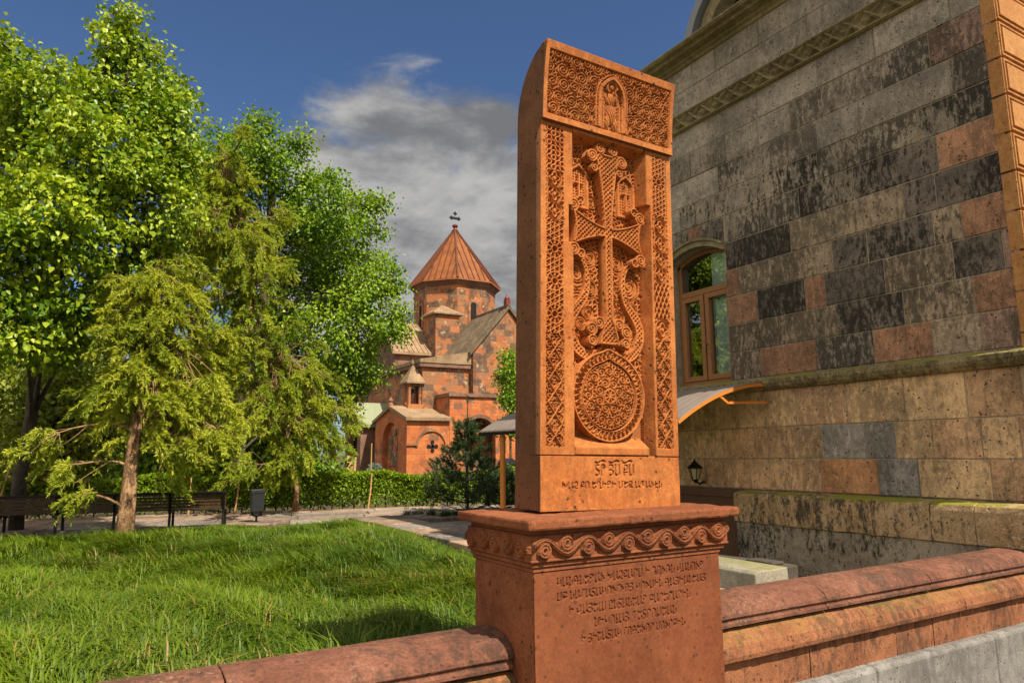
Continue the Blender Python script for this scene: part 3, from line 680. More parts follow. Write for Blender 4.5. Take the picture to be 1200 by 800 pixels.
# inscription at the foot
def insc(U, V):
    m = raster(text_tris('ՏՐ ՅՍ ՔՍ', .275, .066)+[.508, .185], U, V) | raster(text_tris('ԽԱՉ ՔՈ ԵՂԻՑԻ ՄԵԶ ԱՊԱՒԷՆ', .715, .050)+[.500, .108], U, V)
    for c, w in ((.405, .038), (.505, .038), (.60, .036)):
        m |= (np.abs(V-(.264+.006*np.sin((U-c)/w*3.1))) < .0042) & (np.abs(U-c) < w)
    wob = .002*np.sin(U*9+1)+.0015*np.sin(V*14)
    return -.018*soften(m) + wob - .012*(V > .2935)
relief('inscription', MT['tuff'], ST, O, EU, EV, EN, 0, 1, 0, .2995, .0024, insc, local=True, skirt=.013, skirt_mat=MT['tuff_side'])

# ------------------------------------------------------------------ pedestal
PD = thing('pedestal', 'orange stone pedestal with scroll frieze and long inscription under the cross-stone', 'pedestal', (2.52, 3.32, -2.3))
b = MB(); b.box(1.822, 3.262, 2.935, 3.71, -.374, -.322); rough(b.build('top_slab', MT['ped'], PD, bevel=.012, seg=2), .035, .011, .06)
b = MB(); b.box(1.885, 3.195, 3.005, 3.655, -.402, -.370); b.box(1.872, 3.207, 2.992, 3.665, -.530, -.402); b.box(1.868, 3.212, 2.985, 3.672, -.530, -.516); b.build('frieze_block', MT['ped'], PD, bevel=.004)
b = MB(); b.box(1.880, 3.190, 3.000, 3.655, -.556, -.530); b.box(1.892, 3.165, 3.010, 3.648, -.580, -.556); b.build('lower_moulding', MT['ped'], PD, bevel=.005)
b = MB(); b.box(1.897, 3.150, 3.022, 3.632, -2.3, -.578); rough(b.build('shaft', MT['ped'], PD, bevel=.010, seg=2), .06, .007, .08)
def wave_pts(L, per, amp):
    n = int(L/.006); main = [(i*L/n, amp*math.sin(2*math.pi*(i*L/n)/per)) for i in range(n+1)]
    cur = []; k = 0; x = per*.25
    while x < L+per*.3:
        s = 1 if k % 2 == 0 else -1            # under each crest a curl, over each trough a curl
        c = (x, -s*amp*.42); cur.append((c, s)); x += per/2; k += 1
    return main, cur
def frieze(L, per=.262, amp=.034):
    main, cur = wave_pts(L, per, amp)
    def hf(U, V):
        d = seg_dist(U, V, main); h = strand(d, .0175, 1.0)*(1-.35*(np.abs(np.abs(d)-.0065) < .002))
        for (cx, cy), s in cur:
            r = np.hypot(U-cx, V-cy)
            h2 = np.where(np.abs(r-.0235) < .0135, 1.0-.3*(np.abs(r-.0235) < .0022), 0)
            h2 = np.where(r < .007, .4, h2)
            h = np.where((r < .036) & (h < .5), np.maximum(h, h2), h)
        ed = np.maximum(0, 1-np.minimum(U, L-U)/.006)
        return .025*h*(1-ed)
    return hf
relief('scroll_frieze', MT['ped'], PD, (1.872, 2.991, -.459), (1, 0, 0), (0, 0, 1), (0, -1, 0), 0, 1.335, -.053, .053, .0030, frieze(1.335))
relief('scroll_frieze', MT['ped'], PD, (1.871, 3.665, -.459), (0, -1, 0), (0, 0, 1), (-1, 0, 0), 0, .673, -.053, .053, .0030, frieze(.673))
LINES = [('ԿԱՆԳՆԵՑԱՒ ԽԱՉՔԱՐՍ Ի ԴՈՒՌՆ ՎԱՆՈՒՑ', 2.03, 3.025, -.661), ('ՍԲ ՆԱՀԱՏԱԿՈՒՀՒՈՅ ԿՈՒՍԻՆ ԳԱՅԻԱՆԵԱՅ', 2.03, 3.040, -.731),
         ('Ի ՎԱՅԵԼՍ ԸՆՏԱՆԵԱՑ ԲԱՐԵՐԱՐԻՆ', 2.103, 2.917, -.803), ('ՆԻԿՈԼԱՅ ՊԵՏՐՈՍԵԱՆ', 2.254, 2.811, -.875), ('Ի ՅԻՇԱՏԱԿ ՀՈԳԵՒՈՐ ՍՈՒՐԲԻՆ', 2.172, 2.868, -.948)]
def plaque(U, V):
    m = np.zeros(U.shape, bool)
    for s, a, c, zb in LINES: m |= raster(text_tris(s, c-a, .050)+[(a+c)/2-1.897, zb], U, V)
    wob = .0015*np.sin(U*7)+.0012*np.sin(V*11+1)
    return .006 - .0125*soften(m) + wob
relief('inscription', MT['ped_face'], PD, (1.897, 3.019, 0), (1, 0, 0), (0, 0, 1), (0, -1, 0), 0, 1.253, -2.0, -.582, .0024, plaque)

# ------------------------------------------------------------------ parapets on either side
def parapet(label, x0, x1, joints, flip):
    t = thing('parapet_wall', label, 'parapet wall', ((x0+x1)/2, 3.4, -2.4))
    cop = [(3.575, -1.02), (3.585, -.965), (3.555, -.925), (3.49, -.905), (3.40, -.903), (3.30, -.918), (3.235, -.950), (3.205, -.990), (3.20, -1.010), (3.215, -1.016), (3.215, -1.035), (3.20, -1.04), (3.20, -1.062), (3.26, -1.066), (3.26, -1.09), (3.57, -1.09)]
    b = MB(); xs = [x0]+[j for j in joints if x0 < j < x1]+[x1]
    for a, c in zip(xs[:-1], xs[1:]): b.prism(cop, 'x', a+.003, c-.003)
    rough(b.build('coping', MT['coping'], t, bevel=.004), .06 if x1 > 2 else .12, .009, .09)
    low = [(3.30, -1.075), (3.24, -1.080), (3.195, -1.105), (3.160, -1.16), (3.145, -1.215), (3.150, -1.245), (3.205, -1.252), (3.21, -1.26), (3.56, -1.26), (3.56, -1.075)]
    b = MB(); xs = [x0]+[j+.35 for j in joints if x0 < j+.35 < x1]+[x1]
    for a, c in zip(xs[:-1], xs[1:]): b.prism(low, 'x', a+.002, c-.002)
    rough(b.build('base_moulding', MT['course'], t, bevel=.004), .08 if x1 > 2 else .2, .009, .10)
    b = MB(); q_ = random.Random(int(x0*10)); x = x0
    while x < x1:
        w = q_.uniform(.42, .75); e = min(x+w, x1); b.box(x+.002, e-.002, 3.20+q_.uniform(-.004, .004), 3.55, -1.462, -1.256); x = e
    rough(b.build('block_course', MT['course'], t, bevel=.006), .07 if x1 > 2 else .2, .014, .08)
    b = MB(); x = x0
    while x < x1:
        w = 1.55; e = min(x+w, x1); b.prism([(3.60, -2.4), (3.60, -1.46), (3.14, -1.463), (3.115, -1.485), (3.115, -2.4)], 'x', x+.003, e-.003); x = e
    b.build('footing', MT['concrete'], t, bevel=.008)
    return t
parapet('weathered red coping wall ending against the left side of the pedestal', -9, 1.896, [-9, -6.2, -3.4, -1.1, .55], 0)
parapet('red coping wall on a grey concrete footing right of the pedestal', 3.152, 7.262, [4.35, 5.6, 6.5], 0)
pv = MB()
for i in range(-6, 12):
    for j in range(4):
        pv.box(i*1.0+.004, i*1.0+.996, -.9+j*1.0+.004, -.9+j*1.0+.996, -2.2, -1.98, (.2, .19, .18, .2))
tag(pv.build('pavement', MT['paving'], org=(0, 0, -2.5)), kind='structure')

# ------------------------------------------------------------------ the grey stone building on the right
BW = 7.5; BY0 = 3.13; BY1 = 11.1
BD = thing('stone_building', 'large dark stone building with orange corner quoins, carved frieze and arched window', 'building', (BW, BY0, G))
KB, KT, KO, KG, KU, KP = (.160, .132, .110, .85), (.34, .262, .185, .55), (.38, .205, .125, .35), (.28, .235, .19, .62), (.345, .30, .25, .18), (.33, .215, .165, .5)
q_ = random.Random(8)
def block(mb, y0, y1, z0, z1, tone, x=BW, j=.005, ch=.007):
    k = q_.uniform(.85, 1.15); tone = (tone[0]*k, tone[1]*k, tone[2]*k, min(1, tone[3]*q_.uniform(.7, 1.3)))
    xf = x + q_.uniform(-.006, .004); xb = x+.03
    a, b_, c, d = y0+j, y1-j, z0+j, z1-j
    vs = [(xb, a, c), (xb, b_, c), (xb, b_, d), (xb, a, d), (xf+.008, a, c), (xf+.008, b_, c), (xf+.008, b_, d), (xf+.008, a, d), (xf, a+ch, c+ch), (xf, b_-ch, c+ch), (xf, b_-ch, d-ch), (xf, a+ch, d-ch)]
    fs = [(8, 11, 10, 9)] + [(i, 4+i, 4+(i+1) % 4, (i+1) % 4) for i in range(4)] + [(4+i, 8+i, 8+(i+1) % 4, 4+(i+1) % 4) for i in range(4)]
    mb.add(vs, fs, tone)
WY0, WY1, WZ0, WZS, WZA = 6.76, 7.86, .95, 2.80, 2.955      # window opening
def course(mb, z0, z1, splits, tones, rest, y_end=BY1):
    ys = list(splits)
    for a, c, tn in zip(ys[:-1], ys[1:], tones): block(mb, a, c, z0, z1, tn)
    y = ys[-1]
    while y < y_end:
        w = q_.uniform(.45, 1.0)
        if WY0-.01 <= y < WY1 and z0 < WZS and z1 > WZ0-.1: y = WY1; continue
        e = min(y+w, y_end)
        if z0 < WZS and z1 > WZ0-.1 and y < WY0 < e: e = WY0
        block(mb, y, e, z0, z1, q_.choice(rest)); y = e
b = MB()
course(b, .94, 1.32, [3.13, 3.28, 3.55, 4.03, 4.68, 5.41, 6.25, WY0], [KP, KP, KT, KO, KG, KO, KT], [KT, KG, KB])
course(b, 1.32, 1.70, [3.13, 3.58, 4.30, 5.11, 5.84, WY0], [KO, KT, KB, KT, KT], [KT, KG, KB])
course(b, 1.70, 2.10, [3.13, 3.27, 3.74, 4.48, 5.23, 5.51, 6.24, WY0], [KP, KB, KT, KB, KO, KB, KO], [KT, KG, KB])
course(b, 2.10, 2.48, [3.13, 3.62, 3.90, 4.65, 5.10, 6.53, WY0], [KO, KT, KB, KB, KT, KO], [KT, KG, KB])
b2 = [(3.13, 3.84, KB), (3.84, 4.19, KB), (4.19, 5.66, KT), (5.66, 6.74, KB)]
for a, c, tn in b2: block(b, a, c, 2.48, 2.88, tn)
for a, c, tn in [(7.90, 8.8, KG), (8.8, 9.9, KB), (9.9, 11, KG), (11, BY1, KT)]: block(b, a, c, 2.48, 2.88, tn)
KM = (.28, .235, .185, .80)
for a, c, tn in [(3.13, 3.78, KO), (3.78, 4.75, KB), (4.75, 5.5, KM), (5.5, 6.10, KM), (6.1, 6.72, KM)]: block(b, a, c, 2.88, 3.28, tn)
for a, c, tn in [(7.90, 8.7, KG), (8.7, 9.6, KM), (9.6, 10.8, KG), (10.8, BY1, KG)]: block(b, a, c, 2.88, 3.28, tn)
course(b, 3.28, 3.65, [3.13, 3.95, 5.2, 6.3], [KM, KM, KM], [KG, KM, KU])
course(b, 3.65, 4.05, [3.13, 3.55, 4.6], [KG, KU], [KU, KU, KG])
course(b, 4.05, 4.45, [3.13, 3.75], [KP], [KU, KU, KG])
course(b, 4.45, 4.84, [3.13, 3.5], [KU], [KU])
course(b, 5.11, 5.48, [3.13], [], [KU]); course(b, 5.48, 5.85, [3.13], [], [KU])
# wedge blocks over the window arch
arc = lambda y: WZS + (WZA-WZS)*(1-((y-(WY0+WY1)/2)/((WY1-WY0)/2))**2)
ys = [WY0-.02+(WY1-WY0+.04)*i/5 for i in range(6)]
for i in range(5):
    a, c = ys[i], ys[i+1]; tn = [KB, KG, KO, KM, KG][i]
    za, zc = arc(min(max(a, WY0), WY1))+.10, arc(min(max(c, WY0), WY1))+.10
    b.add([(BW+.03, a+.004, za), (BW+.03, c-.004, zc), (BW+.03, c-.004, 3.276), (BW+.03, a+.004, 3.276), (BW, a+.01, za), (BW, c-.01, zc), (BW, c-.01, 3.27), (BW, a+.01, 3.27)], [(4, 7, 6, 5), (0, 4, 5, 1), (1, 5, 6, 2), (2, 6, 7, 3), (3, 7, 4, 0)], tn)
b.build('wall_blocks', MT['block'], BD)
b = MB()
KL = [(.33, .22, .12, .25), (.30, .20, .11, .30), (.26, .19, .11, .35), (.17, .165, .15, .30), (.36, .18, .08, .15)]
T_, GR, OR_, BR = (.60, .405, .225, .30), (.31, .28, .25, .30), (.58, .29, .14, .12), (.54, .335, .19, .30)
course(b, .29, .765, [3.13, 3.26, 3.76, 4.39, 5.07, 5.77, 6.70, 7.58], [T_, BR, T_, T_, BR, T_, T_], [T_, BR])
course(b, -.11, .29, [3.13, 3.32, 3.66, 4.13, 4.53, 4.87, 5.43, 5.77, 6.22], [BR, T_, BR, T_, GR, GR, T_, BR], [T_, BR])
course(b, -.505, -.11, [3.13, 3.61, 4.31, 4.76, 5.48, 6.84, 7.35], [BR, T_, GR, OR_, BR, BR], [T_, BR])
b.build('lower_blocks', MT['block_low'], BD)
b = MB()                                                  # core of the wall, leaving the window open
b.box(BW+.009, 7.9, BY0+.02, WY0, -.505, 5.9); b.box(BW+.009, 7.9, WY1, BY1, -.505, 5.9); b.box(BW+.009, 7.9, WY0, WY1, -.505, .93)
n = 12; top = [(WY0+(WY1-WY0)*i/n, arc(WY0+(WY1-WY0)*i/n)) for i in range(n+1)]
for p, q2 in zip(top[:-1], top[1:]): b.prism([(p[0], p[1]), (q2[0], q2[1]), (q2[0], 5.9), (p[0], 5.9)], 'x', BW+.009, 7.9)
b.box(7.9, 20, BY1-.3, BY1-.003, -1.6, 5.9); b.box(BW+.03, 20, BY0+.06, BY0+.3, -1.6, 5.9); b.box(BW+.03, 7.9, BY0+.02, BY1, -1.6, -.51)
b.build('wall_core', MT['mortar'], BD)
b = MB()
ledge = [(BW+.02, .755), (BW-.05, .765), (BW-.10, .80), (BW-.125, .845), (BW-.125, .885), (BW-.10, .90), (BW+.02, .938)]
y = BY0-.12
for L_ in (1.1, 1.4, 1.2, 1.6, 1.5, 2.3): b.prism(ledge, 'y', y+.003, min(y+L_, BY1)-.003); y += L_
rough(b.build('ledge', MT['ledge'], BD, bevel=.006), .07, .022, .09)
b = MB(); b2 = MB(); y = BY0
for L_ in (.55, .42, .62, .95, .96):
    cap = [(BW+.01, -.512), (BW-.17, -.522), (BW-.235, -.545), (BW-.25, -.60), (BW-.25, -.905), (BW-.20, -.912), (BW+.01, -.912)]
    b.prism(cap, 'y', y+.003, y+L_-.003); y += L_
b2.box(BW-.225, BW+.01, BY0, y-.01, -1.6, -.909)
rough(b.build('plinth_cap', MT['plinth'], BD, bevel=.012, seg=2), .07, .030, .12); rough(b2.build('plinth_foot', MT['plinth_low'], BD, bevel=.008), .09, .035, .15)
b = MB(); b.box(BW-.03, BW+.02, y+.02, BY1, -1.6, -.515); b.box(BW-.06, BW-.02, y+.02, BY1, -.62, -.512); b.build('basement_panel', MT['brown_panel'], BD, bevel=.006)
# carved frieze: crossed petals in a row
def fz(U, V):
    p = .26; x = (U/p) % 1 - .5; y_ = V/.26
    r = np.hypot(x, y_); th = np.arctan2(y_, x)
    h = 1.0*np.clip(1-np.abs(np.abs(x)-np.abs(y_))/.13, 0, 1)*(r > .07)*np.clip(1.5-r*1.6, 0, 1)
    h = np.maximum(h, .9*np.clip(1-r/.11, 0, 1)); h = np.maximum(h, .7*np.clip(1-(np.abs(np.abs(x)-.5)+np.abs(y_))/.20, 0, 1)); h = np.maximum(h, .55*np.clip(1-(np.abs(x)+np.abs(np.abs(y_)-.42))/.2, 0, 1))
    e = (np.abs(V) > .108); return .095*np.where(e, .8, h)
relief('carved_frieze', MT['cornice'], BD, (BW+.005, BY0, 4.975), (0, 1, 0), (0, 0, 1), (-1, 0, 0), 0, BY1-BY0, -.130, .130, .0125, fz, skirt=.03)
b = MB()
cor = [(BW+.03, 5.83), (BW-.03, 5.845), (BW-.05, 5.88), (BW-.09, 5.895), (BW-.10, 5.92), (BW-.22, 5.93), (BW-.24, 5.965), (BW-.31, 5.975), (BW-.34, 6.005), (BW-.34, 6.03), (BW+.4, 6.09)]
b.prism(cor, 'y', BY0-.34, BY1)
b.prism([(p[0]-BW+BY0, p[1]) for p in cor], 'x', BW+.02, 20)
b.build('cornice', MT['cornice'], BD, bevel=.004)
b = MB(); b.prism([(BW+.2, 6.08), (13.5, 7.3), (20, 6.08)], 'y', BY0+.1, BY1); b.build('roof', MT['grey_metal'], BD)
# orange quoins of the front corner
b = MB(); z = -.505; i = 0
while z < 5.8:
    h = min(.3935, 5.82-z); w = .62 if i % 2 else .86
    yf_ = BY0-.05; a0, a1, c0, c1 = BW-.008, BW+.95, z+.010, z+h-.010
    b.box(a0, a1, yf_, BY0+.08, c0, c1)
    g = .055; b.prism([(a0+g, c0+g), (a1-g, c0+g), (a1-g, c1-g), (a0+g, c1-g)], 'y', yf_-.022, yf_+.01)
    for (p, q2, r2, s2) in ((a0+.012, a1-.012, c0+.008, c0+.03), (a0+.012, a1-.012, c1-.03, c1-.008), (a0+.012, a0+.032, c0+.03, c1-.03), (a1-.032, a1-.012, c0+.03, c1-.03)): b.box(p, q2, yf_-.016, yf_+.01, r2, s2)
    z += h; i += 1
    if h < .2: break
b.build('corner_quoins', MT['quoin'], BD, bevel=.008, seg=2)
b = MB(); z = -.5
while z < 5.8:
    x = BW+.97
    while x < 20: w = q_.uniform(.6, 1.1); b.box(x+.004, min(x+w, 20)-.004, BY0+.02, BY0+.1, z+.004, z+.39, (*q_.choice([KT, KO, KG])[:3], .2)); x += w
    z += .394
b.build('front_blocks', MT['block'], BD, bevel=.008)
b = MB(); pr = [(WY0-.05, arc(WY0)-.02)] + top + [(WY1+.05, arc(WY1)-.02)]
for p, q2 in zip(pr[:-1], pr[1:]): b.prism([(p[0], p[1]+.0), (q2[0], q2[1]+.0), (q2[0], q2[1]+.085), (p[0], p[1]+.085)], 'x', BW-.055, BW+.04)
for p, q2 in zip(pr[:-1], pr[1:]): b.prism([(p[0], p[1]+.085), (q2[0], q2[1]+.085), (q2[0], q2[1]+.12), (p[0], p[1]+.12)], 'x', BW-.085, BW+.04)
b.build('arch_moulding', MT['cornice'], BD)
# window
wx = BW+.20
b = MB(); FW = .065
def frame_ring(mb, y0, y1, z0, z1, w, x0, x1):
    mb.box(x0, x1, y0, y0+w, z0, z1); mb.box(x0, x1, y1-w, y1, z0, z1); mb.box(x0+.002, x1-.002, y0+w, y1-w, z0, z0+w); mb.box(x0+.002, x1-.002, y0+w, y1-w, z1-w, z1)
b.box(wx-.03, wx+.05, WY0, WY0+FW, WZ0, WZS+.01); b.box(wx-.03, wx+.05, WY1-FW, WY1, WZ0, WZS+.01)
b.box(wx-.035, wx+.05, WY0+FW, WY1-FW, WZ0-.01, WZ0+.06); b.box(wx-.045, wx+.05, WY0+FW, WY1-FW, 2.29, 2.375)
for p, q2 in zip(top[:-1], top[1:]): b.prism([(p[0], p[1]-.06), (q2[0], q2[1]-.06), (q2[0], q2[1]), (p[0], p[1])], 'x', wx-.03, wx+.05)
win = b.build('window', MT['frame_wood'], BD, bevel=.006)
mid = (WY0+WY1)/2+.02
for y0, y1 in ((WY0+FW, mid-.012), (mid+.012, WY1-FW)):
    b = MB(); frame_ring(b, y0, y1, WZ0+.06, 2.285, .075, wx-.055, wx+.02); b.build('sash', MT['frame_wood'], win, bevel=.005)
    b = MB(); b.add([(wx, y0+.06, WZ0+.11), (wx, y1-.06, WZ0+.11), (wx, y1-.06, 2.23), (wx, y0+.06, 2.23)], [(0, 3, 2, 1)]); b.build('pane', MT['glass'], win)
pp = [(WY0+.05, 2.37), (WY1-.05, 2.37)]+[(p[0], p[1]-.05) for p in top[::-1] if WY0+.05 < p[0] < WY1-.05]
b = MB(); b.add([(wx, *p) for p in pp], [tuple(range(len(pp)))]); b.build('pane', MT['glass'], win)
b = MB(); b.tube([(wx-.07, mid-.06, 1.52), (wx-.11, mid-.06, 1.52), (wx-.11, mid-.06, 1.38)], .009, 6); b.build('window_handle', MT['iron'], win)
# curtain: folded cloth hanging inside the right sash, dark room behind
xs = np.linspace(WY0+.03, WY0+.50, 60)
Pc = np.concatenate([np.stack([wx+.06+.02*np.sin((xs-WY0)*55), xs, np.full(60, zz)], -1) for zz in (WZ0, 2.9)])
np_mesh('curtain', Pc, [np.array([(i, i+1, 61+i, 60+i) for i in range(59)])], MT['curtain'], win, smooth=True)
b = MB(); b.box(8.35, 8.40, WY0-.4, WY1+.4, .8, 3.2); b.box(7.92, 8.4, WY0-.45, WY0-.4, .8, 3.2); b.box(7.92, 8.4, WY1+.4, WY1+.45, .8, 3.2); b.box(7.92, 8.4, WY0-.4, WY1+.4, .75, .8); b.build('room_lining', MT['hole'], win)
# arched dormer above the eaves
DM = []; b = MB(); DC = (6.75, 6.55); ro, ri = 1.28, 1.12
A_ = [math.pi*k/24 for k in range(25)]
for a, c in zip(A_[:-1], A_[1:]):
    P2 = lambda r, t: (DC[0]+r*math.cos(t), DC[1]+r*math.sin(t))
    b.prism([P2(ro, a), P2(ro, c), P2(ri, c), P2(ri, a)], 'x', 8.2, 9.6)
dm = b.build('dormer', MT['grey_metal'], BD)
b = MB()
for a, c in zip(A_[:-1], A_[1:]): b.prism([P2(ri-.03, a), P2(ri-.03, c), P2(.86, c), P2(.86, a)], 'x', 8.32, 9.5)
b.build('dormer_arch', MT['cornice'], dm)
b = MB(); b.prism([P2(.85, a) for a in A_], 'x', 8.6, 8.7); b.build('dormer_opening', MT['hole'], dm)
b = MB(); b.prism([P2(ro-.02, a) for a in A_], 'x', 9.55, 9.65); b.build('dormer_back', MT['grey_metal'], dm)

# ------------------------------------------------------------------ canopy against the wall
CP = thing('canopy', 'curved grey sheet canopy on orange posts leaning against the stone building', 'canopy', (6.5, 8.8, G))
CX0, CX1, CY0, CY1 = 5.9, 7.36, 6.15, 11.2
def cz(x): return .36+.50*(1-((7.5-x)/1.6)**2)
xs = np.linspace(CX0, CX1, 22); ys = np.linspace(CY0, CY1, 160)
X, Y = np.meshgrid(xs, ys, indexing='ij'); Z = cz(X)+.006*np.sign(np.sin(Y*2*np.pi/.16))*.6
idx = np.arange(X.size).reshape(X.shape)
q = np.stack([idx[:-1, :-1], idx[1:, :-1], idx[1:, 1:], idx[:-1, 1:]], -1).reshape(-1, 4)
o = np_mesh('roof_sheet', np.stack([X, Y, Z], -1).reshape(-1, 3), [q], MT['canopy'], CP)
s_ = o.modifiers.new('thickness', 'SOLIDIFY'); s_.thickness = .012
arcp = lambda y, dz=-.03: [(x, y, cz(x)+dz) for x in np.linspace(CX0, CX1+.1, 16)]
for y in (CY0+.02, (CY0+CY1)/2, CY1-.02):
    b = MB(); p = arcp(y)
    for a, c in zip(p[:-1], p[1:]): b.bar(a, c, .045, .04)
    b.build('rib', MT['orange_paint'], CP)
    b = MB(); b.bar((6.62, y, cz(6.62)-.05), (6.75, y, cz(6.62)-.13), .03, .03); b.bar((6.745, y, cz(6.62)-.127), (7.48, y, cz(6.62)-.105), .03, .03); b.build('strut', MT['orange_paint'], CP)
b = MB(); b.bar((CX0+.03, CY0, .325), (CX0+.03, CY1, .325), .03, .05); b.build('eave_rail', MT['iron'], CP)
for y in (10.50, 8.5):
    b = MB(); b.tube([(6.02, y, G), (6.02, y, .30)], .048, 12); b.tube([(6.02, y, .20), (6.02, y, .26)], .058, 12); b.build('post', MT['orange_paint'], CP, smooth=False)

# ------------------------------------------------------------------ wall lantern
LX, LY, LZ = BW-.17, 7.36, -.30
LN = thing('wall_lantern', 'small black lantern with frosted glass on the stone wall under the canopy', 'lantern', (BW, LY, LZ))
b = MB(); b.tube([(BW, LY, LZ-.13), (BW-.08, LY, LZ-.16), (LX, LY, LZ-.12)], .014, 8); b.lathe([(.0, -.0), (.04, .0), (.04, .02), (0, .02)], (BW-.01, LY, LZ-.15), 10); b.build('bracket', MT['iron'], LN)
b = MB(); b.lathe([(.045, -.10), (.085, .06)], (LX, LY, LZ), 6); b.build('glass_body', MT['lampglass'], LN)
b = MB()
b.lathe([(.0, -.15), (.02, -.14), (.035, -.115), (.052, -.10), (.045, -.095), (0, -.095)], (LX, LY, LZ), 12)
for k in range(6):
    a = math.pi/3*k; b.tube([(LX+.047*math.cos(a), LY+.047*math.sin(a), LZ-.10), (LX+.088*math.cos(a), LY+.088*math.sin(a), LZ+.06)], .006, 5)
b.build('cage', MT['iron'], LN)
b = MB(); b.lathe([(.105, .055), (.108, .068), (.075, .105), (.045, .125), (.03, .15), (.012, .16), (.018, .175), (0, .19)], (LX, LY, LZ), 12); b.build('lantern_cap', MT['iron'], LN)

b = MB(); b.prism([(5.98, -1.6), (6.0, -1.27), (6.03, -1.245), (6.5, -1.235), (6.52, -1.6)], 'y', 5.24, 7.4)
tag(b.build('stone_block', MT['pale_block'], bevel=.012, seg=2, org=(6.2, 6, G)), 'long pale stone kerb block with yellow moss behind the red coping wall', 'stone block')
b = MB(); b.box(6.56, 6.90, 5.42, 6.5, -1.6, -1.27); b.box(6.60, 6.80, 5.52, 5.9, -1.27, -1.235)
tag(b.build('stone_block', MT['dark_block'], bevel=.015, seg=2, org=(6.7, 6, G)), 'short dark stone block beside the pale kerb block at the building foot', 'stone block')

# ------------------------------------------------------------------ the church
CH = thing('stone_church', 'red stone church with octagonal drum and pointed rusty roof behind the hedge', 'church', (28, 58, G))
DX, DY = 30.7, 63.0
def octa(r, z): return [(DX+r*math.cos(R(22.5+45*k)), DY+r*math.sin(R(22.5+45*k)), z) for k in range(8)]
def loft(mb, rings, cap=True):
    n = len(rings[0]); vs = [p for r in rings for p in r]
    fs = [(i*n+k, i*n+(k+1) % n, (i+1)*n+(k+1) % n, (i+1)*n+k) for i in range(len(rings)-1) for k in range(n)]
    if cap: fs += [tuple(range(n-1, -1, -1)), tuple(range((len(rings)-1)*n, len(rings)*n))]
    return mb.add(vs, fs)
b = MB(); loft(b, [octa(4.1, 8), octa(4.1, 16.2)]); drum = b.build('drum', MT['church'], CH)
b = MB(); loft(b, [octa(4.17, 15.95), octa(4.33, 16.15), octa(4.45, 16.2), octa(4.45, 16.4), octa(4.0, 16.5)]); b.build('drum_cornice', MT['church_dark'], drum)
b = MB(); loft(b, [octa(4.66, 16.35), octa(4.62, 16.52), octa(.22, 22.5)]); cone = b.build('drum_roof', MT['roof_red'], CH)
b = MB(); lo, hi = octa(4.64, 16.54), octa(.22, 22.52)
for k in range(8):
    for i in range(6):
        s = i/6; a = Vector(lo[k]).lerp(Vector(lo[(k+1) % 8]), s); c = Vector(hi[k]).lerp(Vector(hi[(k+1) % 8]), s)
        if i == 0: b.bar(a, c, .16, .14)
        else:
            # rib meets the hip where its strip runs out: seams stand parallel to the face's centre line
            mid = (Vector(hi[k])+Vector(hi[(k+1) % 8]))/2; base = (Vector(lo[k])+Vector(lo[(k+1) % 8]))/2
            off = a-base; fr = 1-abs(s-.5)*2; b.bar(a, a+(mid-base)*min(.97, fr), .07, .10)
b.build('roof_seam', MT['roof_seam'], cone)
b = MB(); b.lathe([(.30, 0), (.36, .15), (.2, .3), (.16, .45), (.3, .6), (.3, .72), (.12, .85), (.0, .86)], (DX, DY, 22.4), 12); fin = b.build('finial', MT['redpaint'], CH)
b = MB(); b.bar((DX, DY, 23.1), (DX, DY, 24.45), .20, .20); b.bar((DX-.48, DY, 23.9), (DX+.48, DY, 23.9), .20, .20)
for p in ((DX-.42, DY, 23.9), (DX+.42, DY, 23.9), (DX, DY, 24.4)):
    for dx, dz in ((0, 0), (.14, 0), (-.14, 0), (0, -.14), (0, .14)): b.lathe([(0, -.1), (.08, -.05), (.08, .05), (0, .1)], (p[0]+dx, p[1], p[2]+dz), 8)
b.build('roof_cross', MT['iron'], fin)
# tall narrow windows with round heads on three faces of the drum
def arch_poly(w, h, n=10):
    return [(-w/2, 0), (w/2, 0), (w/2, h-w/2)] + [(w/2*math.cos(math.pi*k/n), h-w/2+w/2*math.sin(math.pi*k/n)) for k in range(1, n)] + [(-w/2, h-w/2)]
def arch_window(parent, c, nrm, w, h, depth=.04):
    nrm = Vector(nrm).normalized(); u = Vector((0, 0, 1)).cross(nrm); c = Vector(c)
    def slab(mb, poly, d0, d1):
        n = len(poly); vs = [c+u*p[0]+Vector((0, 0, p[1]))+nrm*d for d in (d0, d1) for p in poly]
        mb.add(vs, [(i, (i+1) % n, n+(i+1) % n, n+i) for i in range(n)]+[tuple(range(n-1, -1, -1)), tuple(range(n, 2*n))])
    b = MB(); slab(b, arch_poly(w, h), -.3, depth); f = b.build('window', MT['hole'], parent)
    b = MB(); outer, inner = arch_poly(w+.5, h+.3), arch_poly(w, h)
    n = len(outer)
    for i in range(1, n):
        p, q2, r2, s2 = outer[i], outer[(i+1) % n], inner[(i+1) % n], inner[i]
        slab(b, [p, q2, r2, s2], -.1, .10)
    b.build('window_surround', MT['church'], f)
ap = 4.1*math.cos(R(22.5))
arch_window(drum, (DX+.1, DY-ap, 12.0), (0, -1, 0), .62, 2.3)
arch_window(drum, (DX-ap, DY-.3, 12.0), (-1, 0, 0), .62, 2.3)
